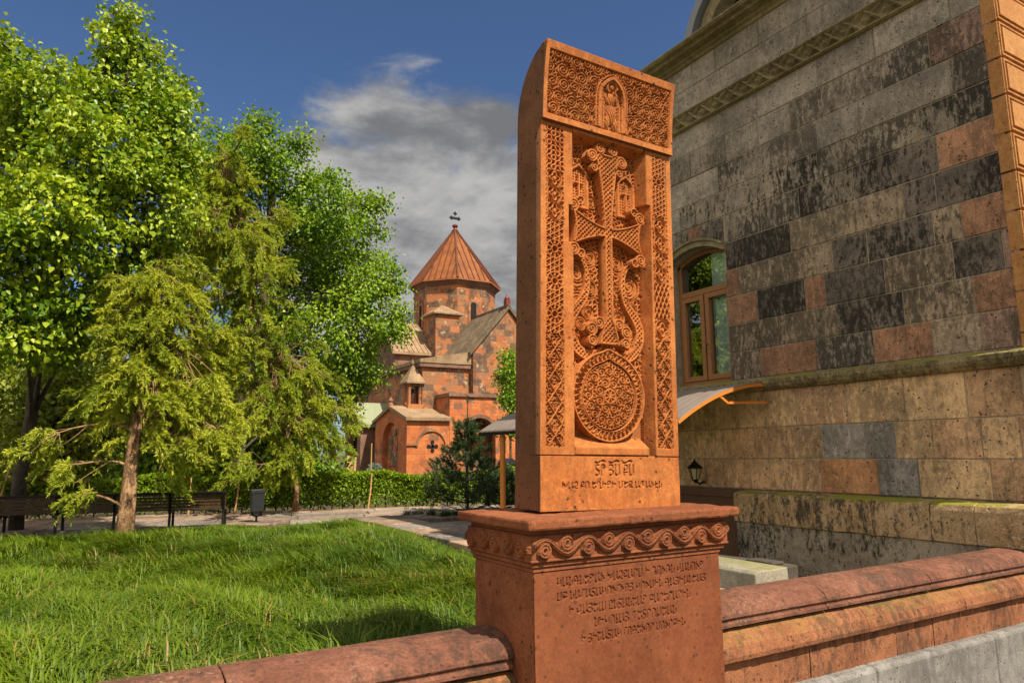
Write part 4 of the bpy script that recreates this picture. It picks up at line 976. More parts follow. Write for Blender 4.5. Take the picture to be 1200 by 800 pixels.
# little tower in the north-west angle
b = MB(); b.box(26.5, 28.95, 58.4, 60.9, 7.5, 12.75); b.build('corner_tower', MT['church'], CH)
b = MB(); b.add([(26.2, 58.1, 12.72), (29.25, 58.1, 12.72), (29.25, 61.2, 12.72), (26.2, 61.2, 12.72), (26.2, 58.1, 12.86), (29.25, 58.1, 12.86), (29.25, 61.2, 12.86), (26.2, 61.2, 12.86), (27.72, 59.65, 13.85)],
      [(0, 1, 5, 4), (1, 2, 6, 5), (2, 3, 7, 6), (3, 0, 4, 7), (3, 2, 1, 0), (4, 5, 8), (5, 6, 8), (6, 7, 8), (7, 4, 8)]); b.build('corner_tower_roof', MT['roof_stone'], CH)
# west arm: gable to the front, steep dark roof
WX0, WX1, WXM, WY_ = 27.25, 34.15, 30.7, 52.4
b = MB(); b.prism([(WX0, G), (WX1, G), (WX1, 8.5), (WXM, 12.35), (WX0, 8.5)], 'y', WY_, 60); b.build('west_gable_wall', MT['church'], CH)
b = MB()
b.prism([(WX0-.35, 8.12), (WX0-.35, 8.36), (WXM, 12.72), (WX1+.35, 8.36), (WX1+.35, 8.12), (WXM, 12.46)], 'y', WY_-.25, 59.5)
wr = b.build('west_roof', MT['roof_dark'], CH)
b = MB()
for i in range(18):
    y = WY_-.2+i*.41
    for s in (-1, 1): b.bar((WXM, y, 12.72), (WXM+s*(WXM-WX0+.35), y, 8.37), .09, .12, up=(0, 1, 0))
b.bar((WXM, WY_-.3, 12.75), (WXM, 59, 12.75), .22, .18); b.build('roof_seam', MT['roof_dark'], wr)
b = MB(); b.box(WXM-.2, WXM+.2, WY_-.1, WY_+.4, 12.6, 13.3); b.lathe([(.22, 0), (.26, .12), (.05, .5), (0, .52)], (WXM, WY_+.15, 13.3), 8); b.build('gable_post', MT['redpaint'], CH)
arch_window(CH, (WXM+2.2, WY_, 4.8), (0, -1, 0), .7, 2.4)
# north arm with its roof sloping to the front, and the lower aisle below
b = MB(); b.box(22.95, 27.4, 59.4, 67, G, 9.0); b.prism([(59.4, 9.0), (67, 9.0), (63.2, 12.2)], 'x', 22.95, 28); b.build('north_arm_wall', MT['church_dark'], CH)
b = MB(); b.prism([(59.0, 8.85), (59.0, 9.1), (63.2, 12.55), (67.4, 9.1), (67.4, 8.85), (63.2, 12.3)], 'x', 22.6, 26.9); nr = b.build('north_roof', MT['roof_stone'], CH)
b = MB()
for i in range(9): b.bar((22.75+i*.48, 59.0, 9.12), (22.75+i*.48, 63.2, 12.57), .09, .12)
b.build('roof_seam', MT['roof_stone'], nr)
b = MB(); b.box(22.9, 40, 53.0, 73, G, 7.35); b.build('aisle_wall', MT['church'], CH)
b = MB(); b.prism([(22.55, 7.34), (22.55, 7.62), (27.4, 8.5), (27.4, 7.36)], 'y', 52.65, 73.2); b.build('aisle_roof', MT['roof_stone'], CH)
b = MB(); b.box(22.55, 27.25, 52.72, 53.05, 7.02, 7.32); b.box(22.62, 22.92, 53, 73, 7.02, 7.32); b.build('aisle_cornice', MT['church_dark'], CH)
# arcaded porch across the front
PY = 50.45
b = MB()
def arcade(mb, x0, x1, z0, z1, y0, y1, cx, r, zs, n=16):
    mb.box(x0, cx-r, y0, y1, z0, z1); mb.box(cx+r, x1, y0, y1, z0, z1)
    for k in range(n):
        a, c = math.pi*k/n, math.pi*(k+1)/n
        mb.prism([(cx+r*math.cos(a), zs+r*math.sin(a)), (cx+r*math.cos(a), z1), (cx+r*math.cos(c), z1), (cx+r*math.cos(c), zs+r*math.sin(c))], 'y', y0, y1)
arcade(b, 24.15, 29.6, G, 4.45, PY, 50.95, 26.85, 1.42, 1.35); arcade(b, 29.6, 35, G, 4.45, PY, 50.95, 32.3, 1.42, 1.35)
b.box(24.15, 24.6, 50.95, 53.0, G, 4.45)
po = b.build('porch_wall', MT['church_red'], CH)
for cx in (26.85, 32.3):
    b = MB()
    for k in range(16):
        a, c = math.pi*k/16, math.pi*(k+1)/16; P3 = lambda r, t: (cx+r*math.cos(t), 1.35+r*math.sin(t))
        b.prism([P3(1.45, a), P3(1.72, a), P3(1.72, c), P3(1.45, c)], 'y', PY-.10, PY+.05)
    b.build('porch_arch_moulding', MT['church_dark'], po)
b = MB(); b.box(24.0, 35.2, PY-.18, 53.0, 4.45, 4.72); b.build('porch_roof', MT['church_dark'], CH)
b = MB(); b.box(24.7, 35, 52.92, 52.99, G, 4.4); b.build('porch_back_wall', MT['church_dark'], CH)
# side chapel with gable, khachkar niche, blind arch and cross-shaped opening
KX0, KX1, KY0, KY1 = 20.55, 24.1, 50.4, 57.4; KYM = 53.75
b = MB(); b.box(KX0+.45, KX1, KY0, KY1, G, 2.6); b.prism([(KY0, 2.6), (KY1, 2.6), (KYM, 3.62)], 'x', KX0+.45, KX1); 
def gable_face(mb, x0, x1, y0, y1, z0, ze, za, cy, r, zs, n=14):
    ym = (y0+y1)/2
    zt = lambda y: ze+(za-ze)*(1-abs(y-ym)/((y1-y0)/2))
    mb.box(x0, x1, y0, cy-r, z0, min(ze, zt(y0)+0)); mb.box(x0, x1, cy+r, y1, z0, ze)
    mb.prism([(y0, ze), (cy-r, ze), (cy-r, zt(cy-r))], 'x', x0, x1); mb.prism([(y1, ze), (cy+r, zt(cy+r)), (cy+r, ze)], 'x', x0, x1)
    for k in range(n):
        a, c = math.pi*k/n, math.pi*(k+1)/n; ya, yc = cy+r*math.cos(a), cy+r*math.cos(c)
        mb.prism([(ya, zs+r*math.sin(a)), (ya, zt(ya)), (yc, zt(yc)), (yc, zs+r*math.sin(c))], 'x', x0, x1)
gable_face(b, KX0, KX0+.45, KY0, KY1, G, 2.6, 3.62, 53.9, 1.75, .75)
cw = b.build('chapel_wall', MT['church_red'], CH)
b = MB(); b.prism([(KY0-.3, 2.50), (KY0-.3, 2.74), (KYM+.1, 3.86), (KY1+.3, 2.74), (KY1+.3, 2.50), (KYM+.1, 3.6)], 'x', KX0-.2, KX1+.05); b.build('chapel_roof', MT['roof_stone'], CH)
b = MB(); b.lathe([(.22, 0), (.22, .2), (.12, .3), (.2, .5), (.05, .75), (0, .76)], (KX0, KYM+.1, 3.75), 8); b.build('chapel_finial', MT['church'], CH)
b = MB(); b.box(KX0+.36, KX0+.44, 52.7, 55.2, G+.6, 1.5); b.prism([(53.55, 1.45), (54.35, 1.45), (54.45, 2.25), (53.45, 2.25)], 'x', KX0+.30, KX0+.43); 
for y in (53.35, 54.5): b.prism([(y-.28, .3), (y+.28, .3), (y+.22, 1.2), (y-.22, 1.2)], 'x', KX0+.30, KX0+.38)
b.build('niche_stone', MT['church'], cw)
b = MB(); cx, cz_, rr = 24.1-1.52, .55, 1.15     # blind arch on the lit side
for k in range(14):
    a, c = math.pi*k/14, math.pi*(k+1)/14; P3 = lambda r, t: (cx+r*math.cos(t), cz_+r*math.sin(t))
    b.prism([P3(rr, a), P3(rr+.16, a), P3(rr+.16, c), P3(rr, c)], 'y', KY0-.12, KY0+.03)
b.box(KX0-.1, cx-rr-.02, KY0-.14, KY0+.03, .62, .80); b.build('chapel_arch_moulding', MT['church'], cw)
b = MB(); cz_ = .55
for dx, dz in ((0, .26), (0, -.26), (.26, 0), (-.26, 0)):
    b.bar((cx+.08, KY0-.01, cz_), (cx+.08+dx*1.2, KY0-.01, cz_+dz*1.2), .16, .14, up=(0, 1, 0));
    b.prism([(cx+.08+dx*1.25+.15*math.cos(t), cz_+dz*1.25+.15*math.sin(t)) for t in [2*math.pi*k/10 for k in range(10)]], 'y', KY0-.05, KY0+.06)
b.build('cross_opening', MT['hole'], cw)
b = MB(); b.box(cx+.12, cx+.98, KY0-.05, KY0+.02, G, -.28); b.build('chapel_door', MT['church_dark'], cw)
# open bell turret on the chapel ridge
BX, BYY = 22.3, 53.6
b = MB(); b.box(BX-.62, BX+.62, BYY-.62, BYY+.62, 3.5, 3.95); b.box(BX-.6, BX+.6, BYY-.6, BYY+.6, 5.42, 5.65)
for i in (-1, 1):
    for j in (-1, 1): b.tube([(BX+i*.46, BYY+j*.46, 3.95), (BX+i*.46, BYY+j*.46, 5.45)], .13, 8)
tb = b.build('bell_turret', MT['church'], CH)
b = MB(); b.add([(BX-.8, BYY-.8, 5.62), (BX+.8, BYY-.8, 5.62), (BX+.8, BYY+.8, 5.62), (BX-.8, BYY+.8, 5.62), (BX-.8, BYY-.8, 5.74), (BX+.8, BYY-.8, 5.74), (BX+.8, BYY+.8, 5.74), (BX-.8, BYY+.8, 5.74), (BX, BYY, 7.25)],
      [(0, 1, 5, 4), (1, 2, 6, 5), (2, 3, 7, 6), (3, 0, 4, 7), (3, 2, 1, 0), (4, 5, 8), (5, 6, 8), (6, 7, 8), (7, 4, 8)]); b.lathe([(.1, 0), (.14, .15), (0, .5)], (BX, BYY, 7.2), 6); b.build('turret_roof', MT['roof_stone'], tb)
b = MB(); b.lathe([(0, .5), (.12, .45), (.2, .1), (.26, 0)], (BX, BYY, 4.75), 10); b.build('bell', MT['iron'], tb)

# little gabled shelter left of the chapel
NS = thing('stone_shelter', 'small gabled stone shelter with pale green roof left of the church chapel', 'shelter', (20.5, 60.2, G))
b = MB(); NX0, NY0, NY1 = 19.6, 58.3, 62.6
gable_face(b, NX0, NX0+.5, NY0, NY1, G, 2.6, 4.15, 60.45, 1.25, 1.2); b.box(NX0+.5, 22.7, NY0, NY0+.5, G, 2.6); b.box(NX0+.5, 22.7, NY1-.5, NY1, G, 2.6); b.box(22.3, 22.7, NY0+.5, NY1-.5, G, 2.6)
b.build('shelter_wall', MT['church_dark'], NS)
b = MB(); ym = (NY0+NY1)/2; b.prism([(NY0-.45, 2.25), (NY0-.45, 2.5), (ym, 4.5), (NY1+.45, 2.5), (NY1+.45, 2.25), (ym, 4.22)], 'x', NX0-.25, 22.75); b.build('shelter_roof', MT['roof_green'], NS)

# ------------------------------------------------------------------ trees, shrubs and grass
def unit(a): return a/(np.linalg.norm(a, axis=-1, keepdims=True)+1e-9)
def leaves(name, mat, parent, P, D, Nn, L, Wd, tone, fold=.25, org=None):
    D = unit(D); Sd = unit(np.cross(D, Nn)); Nn = np.cross(Sd, D); L = L[:, None]; Wd = Wd[:, None]
    v = np.stack([P, P+D*L*.30+Sd*Wd*.5+Nn*Wd*fold, P+D*L*.72+Sd*Wd*.36+Nn*Wd*fold*.7, P+D*L-Nn*L*.12, P+D*L*.72-Sd*Wd*.36+Nn*Wd*fold*.7, P+D*L*.30-Sd*Wd*.5+Nn*Wd*fold], 1)
    n = len(P); i = np.arange(n)[:, None]*6
    f = np.concatenate([i+np.array([[0, 1, 2, 3]]), i+np.array([[0, 3, 4, 5]])])
    return np_mesh(name, v.reshape(-1, 3), [f], mat, parent, tone=np.repeat(tone, 6), org=org or (0, 0, 0))
def blades(name, mat, parent, P, D, L, Wd, tone, rng, org=None, bend=None):
    D = unit(D); Sd = unit(np.cross(D, unit(rng.normal(size=D.shape)))); n = len(P)
    v = np.stack([P-Sd*Wd[:, None]*.5, P+Sd*Wd[:, None]*.5, P+D*L[:, None]], 1)
    return np_mesh(name, v.reshape(-1, 3), [np.arange(n*3).reshape(n, 3)], mat, parent, tone=np.repeat(tone, 3), org=org or (0, 0, 0))
def in_blob(rng, c, r, n, shell=.35):
    d = unit(rng.normal(size=(n, 3))); return np.array(c)+d*(r*rng.rand(n, 1)**shell)*np.array([1, 1, .95])
def curve_to(a, b, sag, n=5, rng=None):
    a, b = np.array(a, float), np.array(b, float); out = []
    w = rng.normal(size=3)*np.linalg.norm(b-a)*.06 if rng is not None else 0
    for k in range(n+1):
        t = k/n; p = a+(b-a)*t; p = p+np.array([0, 0, sag])*4*t*(1-t)+w*math.sin(math.pi*t); out.append(tuple(p))
    return out
def broad_tree(name, label, base, trunk, tr, blobs, dens, per, Ls, mat, bark, seed, group=None, spread=.26, limb_r=.05, tips_tw=.35):
    rng = np.random.RandomState(seed); t = thing(name, label, 'tree' if 'tree' in name else 'shrub', base, group)
    b = MB(); n = len(trunk); b.tube(trunk, [tr*(1-.55*i/(n-1)) for i in range(n)], 10)
    TP, TT, TB = [], [], []
    for bi, (x, y, z, r) in enumerate(blobs):
        zs = [p[2] for p in trunk]; k = min(range(n), key=lambda i: abs(zs[i]-(z-1.2*r-.6))); st = trunk[k]
        cv = curve_to(st, (x, y, z), .12*abs(z-st[2]), 6, rng)
        b.tube(cv, [limb_r*(1-.7*i/6) for i in range(7)], 6)
        nt_ = max(6, int(dens*r*r)); tips = in_blob(rng, (x, y, z), r, nt_)
        for j in range(int(nt_*tips_tw)):
            s0 = cv[rng.randint(2, 7)]; b.tube(curve_to(s0, tips[j], .05, 3, rng), [limb_r*.28, limb_r*.2, limb_r*.14, limb_r*.08], 4, cap=False)
        TP.append(tips); TB.append(np.repeat([[x, y, z]], nt_, 0)); TT.append(np.full(nt_, rng.uniform(-.12, .12)))
    b.build('trunk', bark, t, smooth=True)
    TP = np.concatenate(TP); TB = np.concatenate(TB); TT = np.concatenate(TT)
    nl = len(TP)*per; ti = np.repeat(np.arange(len(TP)), per)
    off = rng.normal(size=(nl, 3))*spread*np.array([1, 1, .8])
    P = TP[ti]+off
    out = unit(P-TB[ti]); D = unit(out*.5+rng.normal(size=(nl, 3))*.6+np.array([0, 0, -.55])); Nn = unit(out*.4+np.array([0, -.25, .8])+rng.normal(size=(nl, 3))*.55)
    tone = np.clip(.42+TT[ti]+rng.normal(size=nl)*.24+rng.normal(size=len(TP))[ti]*.16, 0, .92)
    L = Ls*rng.uniform(.65, 1.25, nl)
    leaves('crown', mat, t, P, D, Nn, L, L*rng.uniform(.7, .9, nl), tone)
    return t
def juniper(name, label, base, trunk, tr, blobs, dens, mat, bark, seed, group):
    rng = np.random.RandomState(seed); t = thing(name, label, 'tree', base, group)
    b = MB(); n = len(trunk); b.tube(trunk, [tr*(1.25 if i == 0 else 1-.6*i/(n-1)) for i in range(n)], 12)
    if tr > .1: b.tube([(p[0]+.13-.02*i, p[1]-.03, p[2]) for i, p in enumerate(trunk[:6])], [tr*.55, tr*.42, tr*.38, tr*.36, tr*.32, tr*.3], 9)
    TP, TD, TT = [], [], []
    zs = [p[2] for p in trunk]
    for (x, y, z, r) in blobs:
        k = min(range(n), key=lambda i: abs(zs[i]-(z+.35*r))); st = trunk[k]
        cv = curve_to(st, (x, y, z-.1*r), .35*r, 6, rng); b.tube(cv, [.032*(1-.8*i/6) for i in range(7)], 6)
        npl = max(4, int(dens*r*r/13)); heads = in_blob(rng, (x, y, z), r*1.08, npl, .5); bt = rng.uniform(-.10, .10)
        for h in heads:                                   # one feathery plume: sprays along a drooping branchlet
            o = unit(h-np.array([st[0], st[1], h[2]])); ln = rng.uniform(.35, .75)*min(1.0, .45+r*.5); d0 = unit(o+np.array([0, 0, rng.uniform(-.35, .35)])+rng.normal(size=3)*.3)
            s0 = h-d0*ln*.6; b.mi = 1
            b.tube(curve_to(cv[rng.randint(3, 7)], s0, .10*r, 3, rng), [.012, .010, .008, .006], 4, cap=False)
            k_ = rng.randint(10, 17); sp = rng.rand(k_); pl = s0+d0*(sp*ln)[:, None]+np.array([0, 0, -.55*ln])*(sp**2)[:, None]
            b.tube([tuple(s0), tuple(s0+d0*ln*.5+np.array([0, 0, -.14*ln])), tuple(s0+d0*ln+np.array([0, 0, -.55*ln]))], [.006, .005, .003], 4, cap=False); b.mi = 0
            TP.append(pl); TD.append(unit(d0*.8+np.array([0, 0, -.55])+rng.normal(size=(k_, 3))*.5)); TT.append(np.full(k_, bt+rng.normal()*.17))
    b.build('trunk', [bark, MT['twig']], t, smooth=True)
    TP, TD, TT = np.concatenate(TP), np.concatenate(TD), np.concatenate(TT); m_ = 40
    ti = np.repeat(np.arange(len(TP)), m_); s = rng.rand(len(ti)); Ls = rng.uniform(.14, .32, len(TP))[ti]
    ax = TD[ti]; P = TP[ti]+ax*(s*Ls)[:, None]+np.array([0, 0, -.12])*(s**2)[:, None]*Ls[:, None]*2
    D = unit(ax*.85+rng.normal(size=ax.shape)*.52+np.array([0, 0, -.12])); L = rng.uniform(.06, .13, len(ti))*(1.1-.5*s)
    blades('foliage', mat, t, P, D, L, rng.uniform(.018, .034, len(ti)), np.where(rng.rand(len(ti)) > .988, 1.0, np.clip(.42+TT[ti]+s*.24+rng.normal(size=len(ti))*.16, 0, .91)), rng)
    return t
A = [(0.1, 16.14, 8.57, 0.69), (0.41, 16.58, 7.88, 0.94), (0.81, 15.41, 6.68, 0.79), (-1.15, 16.03, 6.84, 1.02), (-2.16, 17.1, 7.82, 0.8), (-1.88, 17.11, 6.2, 1.23), (-0.32, 14.95, 5.53, 1.13), (0.73, 15.18, 5.12, 0.85), (-0.88, 14.74, 4.04, 1.15), (0.38, 15.83, 4.01, 0.95), (-1.82, 14.68, 3.42, 1.02), (1.12, 15.88, 7.64, 0.3), (0.17, 16.42, 2.95, 0.79), (-0.8, 15.38, 2.59, 0.95), (1.09, 16.49, 6.3, 0.66), (-0.61, 16.25, 7.46, 0.71), (-1.48, 14.67, 2.26, 0.73), (0.05, 16.16, 9.28, 0.24), (1.24, 15.33, 6.0, 0.28), (-2.12, 15.76, 7.97, 0.26)]
C = [(4.2, 24.22, 10.1, 1.23), (3.45, 25.7, 10.34, 1.37), (5.51, 24.79, 9.62, 1.29), (6.49, 23.76, 8.36, 1.44), (8.33, 25.16, 9.44, 0.72), (7.81, 26.01, 7.55, 1.91), (8.54, 24.3, 6.25, 1.0), (8.78, 24.0, 4.79, 0.93), (7.3, 24.6, 4.61, 1.77), (6.04, 26.57, 6.79, 2.26), (3.88, 26.71, 7.84, 1.88), (8.47, 25.62, 3.24, 1.16), (7.43, 26.45, 2.63, 1.45), (4.86, 26.24, 4.04, 1.84), (8.73, 24.56, 9.32, 0.36), (4.2, 23.53, 10.97, 0.35), (9.84, 25.55, 4.7, 0.5), (2.77, 25.21, 8.78, 1.46), (9.55, 24.5, 6.25, 0.32), (5.57, 24.01, 10.95, 0.36)]
J1 = [(0.75, 14.41, 1.77, 0.62), (1.14, 14.54, 2.46, 0.72), (1.05, 14.14, 0.98, 0.77), (1.45, 14.18, 0.22, 0.65), (1.63, 14.52, 1.51, 0.81), (0.85, 15.32, 3.42, 0.68), (-0.70, 14.9, 0.35, 0.40), (-0.2, 14.16, -0.66, 0.20), (0.5, 14.51, 1.45, 0.4), (1.99, 14.01, 0.53, 0.63), (-0.3, 14.7, -0.10, 0.26), (.62, 14.5, 2.2, .6), (.75, 14.6, 2.9, .7), (.35, 14.6, 1.5, .5), (1.2, 14.9, 3.3, .7), (.1, 15.0, 1.0, .45), (1.3, 14.6, .75, .6), (1.9, 14.6, 2.2, .6)]
J2 = [(3.64, 19.26, 1.39, 1.23), (4.47, 19.0, 0.73, 1.12), (5.33, 19.76, 1.47, 1.0), (4.37, 19.84, 2.63, 1.18), (3.22, 19.72, 3.01, 1.25), (2.5, 19.72, 4.56, 1.13), (2.13, 19.02, 5.95, 0.99), (2.44, 19.67, 7.63, 0.81), (3.44, 18.95, 4.5, 1.12), (5.73, 19.46, 0.99, 0.76), (4.49, 18.92, -0.26, 0.71), (5.96, 19.18, 0.28, 0.42), (3.23, 18.34, -0.24, 0.58), (3.57, 18.73, 5.39, 0.79), (1.87, 20.34, 7.76, 0.52), (2.95, 18.71, 8.53, 0.18), (4.3, 19.72, 6.75, 0.48), (2.8, 19.6, 7.1, .7), (2.4, 19.5, 6.7, .8), (3.2, 19.5, 6.2, .85), (2.2, 19.4, 5.2, .8), (5.0, 19.2, 2.2, .8), (2.75, 19.6, 8.0, .45)]
D_ = [(-1.75, 22.86, 1.26, 1.36), (-0.85, 23.04, 2.0, 1.41), (0.19, 22.44, 1.51, 1.17), (-0.14, 22.73, 0.47, 0.93), (-1.54, 22.46, -0.08, 0.74), (1.2, 22.47, 1.25, 1.04), (-0.88, 22.78, 0.45, 0.88)]
F_ = [(22.85, 39.44, 4.94, 0.66), (23.14, 39.36, 6.06, 0.56), (23.33, 39.41, 3.84, 0.78), (24.01, 40.09, 5.06, 0.8), (23.12, 39.5, 3.18, 0.5), (23.3, 39.6, 1.8, .8)]
G_ = [(11.06, 19.05, -1.03, 0.37), (11.24, 18.78, -0.77, 0.42), (10.7, 18.64, -1.3, 0.25), (11.1, 18.81, -1.2, 0.36), (11.19, 18.36, -1.13, 0.41)]
broad_tree('broadleaf_tree', 'bright lime green broadleaf tree with dark trunk, nearest the left edge of the lawn', (-1.25, 18.8, G), [(-1.25, 18.8, G-.1), (-1.27, 18.75, -.4), (-1.15, 18.5, .8), (-1.1, 17.8, 2.2), (-.7, 16.2, 4.2), (-.5, 16.2, 6.2), (-.2, 16.2, 8.6)], .15, A, 62, 46, .112, MT['leaf_a'], MT['bark_dark'], 1, spread=.16, tips_tw=.5)
broad_tree('broadleaf_tree', 'rounded mid green broadleaf tree behind the hedge, just left of the church dome', (4.2, 25.2, G), [(4.2, 25.2, G-.1), (4.25, 25.2, 0), (4.4, 25.3, 2), (4.8, 25.3, 4.5), (5, 25.2, 7), (4.9, 25, 9.5)], .27, C, 27, 56, .125, MT['leaf_c'], MT['bark_dark'], 2, spread=.24)
juniper('juniper_tree', 'drooping yellow green juniper with peeling brown trunk growing in the lawn before the bench', (.60, 14.5, G), [(.58, 14.3, G-.1), (.60, 14.3, -.9), (.62, 14.3, -.2), (.66, 14.35, .5), (.70, 14.45, 1.2), (.76, 14.6, 1.9), (.85, 14.8, 2.6)], .118, J1, 640, MT['juniper'], MT['bark'], 3, None)
juniper('juniper_tree', 'tall feathery juniper on a thin crooked stem between path and mid green tree', (4.9, 19.9, G), [(4.9, 19.9, G-.1), (4.93, 19.9, -.9), (4.75, 19.9, -.2), (4.6, 19.9, .8), (4.2, 19.9, 2.2), (3.6, 19.9, 4), (3.0, 19.8, 6), (2.7, 19.7, 8)], .075, J2, 380, MT['juniper_b'], MT['bark'], 4, None)
broad_tree('background_tree', 'shady low tree behind the path at the far left, under the lime green tree', (-.6, 22.9, G), [(-.6, 22.9, G-.1), (-.55, 22.9, -.2), (-.5, 22.9, 1.2), (-.4, 22.9, 2.4)], .12, D_, 22, 46, .14, MT['leaf_d'], MT['bark_dark'], 5, spread=.32)
for i, (x, y, h, lab, mt) in enumerate(((6.5, 33, 5.2, 'dark round tree far behind the hedge, below the mid green crown', 'leaf_c'), (-5, 36, 8, 'far dark tree beyond the path at the left edge of the view', 'leaf_d'), (1.0, 38, 7.5, 'far olive tree seen through the gaps between lime tree and juniper', 'leaf_d'), (3.6, 34, 4.6, 'far low bushy tree behind the hedge between the two junipers', 'leaf_c'), (-1.6, 42, 5.5, 'farthest shady tree seen under the crown of the lime tree', 'leaf_d'), (9.6, 47, 5.0, 'far bushy tree left of the small stone shelter', 'leaf_c'))):
    rg = np.random.RandomState(60+i); bl = [(x+rg.uniform(-2.2, 2.2), y+rg.uniform(-1.2, 1.2), -E+rg.uniform(.15, .95)*h, rg.uniform(1.1, 1.7)) for _ in range(13)]
    broad_tree('background_tree', lab, (x, y, G), [(x, y, G-.1), (x+.1, y, G+h*.3), (x, y+.1, G+h*.6), (x+.1, y, G+h*.9)], .2, bl, 13, 40, .22, MT[mt], MT['bark_dark'], 30+i, spread=.45)
broad_tree('young_tree', 'slim young leafy tree before the church porch, cut off by the cross-stone', (23.3, 39.6, G), [(23.3, 39.6, G-.1), (23.3, 39.6, 1), (23.3, 39.6, 3), (23.3, 39.6, 5.5)], .1, F_, 60, 26, .17, MT['leaf_c'], MT['bark'], 6, spread=.25)
gb = broad_tree('flower_shrub', 'lime leaved shrub with pink blossoms under the canopy eave', (11.1, 18.7, G), [(11.1, 18.7, G-.05), (11.1, 18.7, -1.3), (11.12, 18.7, -1.0), (11.14, 18.7, -.8)], .03, G_, 170, 30, .07, MT['bush'], MT['bark'], 7, spread=.10, limb_r=.012)
rg = np.random.RandomState(3)
for x, y, z in ((11.0, 18.35, -.42), (11.13, 18.3, -.30), (11.25, 18.3, -.52), (10.85, 18.4, -.85)):
    b = MB()
    for k in range(9):
        a = k*2.4; rr = .022+.004*k; b.add([(x, y, z-.02), (x+rr*math.cos(a-.4), y+rr*math.sin(a-.4), z+.02), (x+rr*1.3*math.cos(a), y+rr*1.3*math.sin(a), z+.045-.003*k), (x+rr*math.cos(a+.4), y+rr*math.sin(a+.4), z+.02)], [(0, 1, 2, 3)])
    b.build('blossom', MT['petal'], gb, recalc=False)
# dark mountain pine at the corner of the paved terrace
def conifer(name, label, base, H, rad, mat, seed, leader=.0, whorls=9, nl=.07, dens=1.0, cat='pine'):
    rng = np.random.RandomState(seed); t = thing(name, label, cat, base); bx, by, bz = base
    b = MB(); b.tube([(bx, by, bz-.05), (bx, by, bz+H*.5), (bx+.02, by, bz+H*.98)], [.05*H/2.5, .03*H/2.5, .008], 8); PP, DD = [], []
    def shoot(p, d, L):
        n = int(L/.010*dens); s = rng.rand(n); PP.append(p+d*(s*L)[:, None]); DD.append(unit(d*.75+unit(rng.normal(size=(n, 3)))*.75))
    for w in range(whorls):
        zf = .04+.90*w/whorls; r = rad*(1-zf)**.75*rng.uniform(.85, 1.1)
        if leader and zf > leader: r = rad*.22
        for k in range(rng.randint(7, 10) if zf < leader or not leader else 5):
            a = rng.uniform(0, 6.28); e = np.array([math.cos(a), math.sin(a), .35]); st = np.array([bx, by, bz+zf*H*.8]); en = st+e*r
            b.tube(curve_to(st, en, -.06*r, 4), [.018, .014, .010, .007, .004], 5)
            for j in range(rng.randint(6, 10)):
                p = st+(en-st)*rng.uniform(.35, 1.0); d = unit(e*.6+rng.normal(size=3)*.45+np.array([0, 0, .55])); shoot(p, d, rng.uniform(.10, .24)*max(.5, H/2.5))
    shoot(np.array([bx+.02, by, bz+H*.9]), np.array([0, 0, 1.]), .25)
    b.build('trunk', MT['bark_dark'], t)
    P, D = np.concatenate(PP), np.concatenate(DD); n = len(P)
    blades('foliage', mat, t, P, D, rng.uniform(.6, 1.2, n)*nl, np.full(n, nl*.14), np.clip(rng.normal(size=n)*.2+.5, 0, 1), rng)
    return t
conifer('pine_shrub', 'dark dense mountain pine with one tall leader beside the paved terrace', (8.45, 16.6, G), 3.1, 1.25, MT['pine'], 8, leader=.62, whorls=12, nl=.10, dens=2.2)
conifer('pine_shrub', 'low dark pine right of the tall pine, close to the canopy post', (9.7, 17.0, G), 1.5, .95, MT['pine'], 9, whorls=8, nl=.10, dens=2.6)
conifer('blue_spruce', 'small blue spruce standing behind the hedge before the chapel', (10.75, 30, G), 1.45, .62, MT['spruce'], 10, whorls=12, nl=.07, dens=2.4, cat='spruce')
# clipped hedge along the far side of the path
rng = np.random.RandomState(12); HG = thing('clipped_hedge', 'long clipped bright green hedge along the far side of the path', 'hedge', (3, 21, G))
n = 90000; t_ = rng.uniform(-11, 7.6, n); s_ = 21.2+1.0*rng.rand(n)**1.3; zz = 1.0*rng.rand(n)**.6
hh = .93+.06*np.sin(t_*1.3)+.05*np.sin(t_*3.1+1); edge = rng.rand(n) < .45; zz = np.where(edge, hh*(1-.06*rng.rand(n)**2), zz*hh)
bul = .07*np.sin(t_*2.2+zz*3)+.05*np.sin(t_*5.7-zz*5); s_ = s_+bul*(1-(s_-21.2))
P = np.stack([PT[0]*t_+PN[0]*s_, PT[1]*t_+PN[1]*s_, G+zz+rng.normal(size=n)*.02], -1)
Dh = unit(rng.normal(size=(n, 3))*.7+np.array([0, -.5, .5])); L = rng.uniform(.05, .11, n)
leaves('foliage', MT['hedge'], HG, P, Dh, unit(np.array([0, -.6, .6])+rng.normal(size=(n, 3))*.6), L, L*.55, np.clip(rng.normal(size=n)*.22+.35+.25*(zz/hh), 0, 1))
b = MB()
for k in range(60): p = pth(-11+k*.31, 21.75+.1*math.sin(k*7)); b.tube([(*p, G-.05), (p[0]+.05*math.sin(k*3), p[1], G+.4), (p[0]+.1*math.sin(k*5), p[1], G+.8)], [.02, .015, .006], 5)
b.build('stems', MT['bark_dark'], HG)
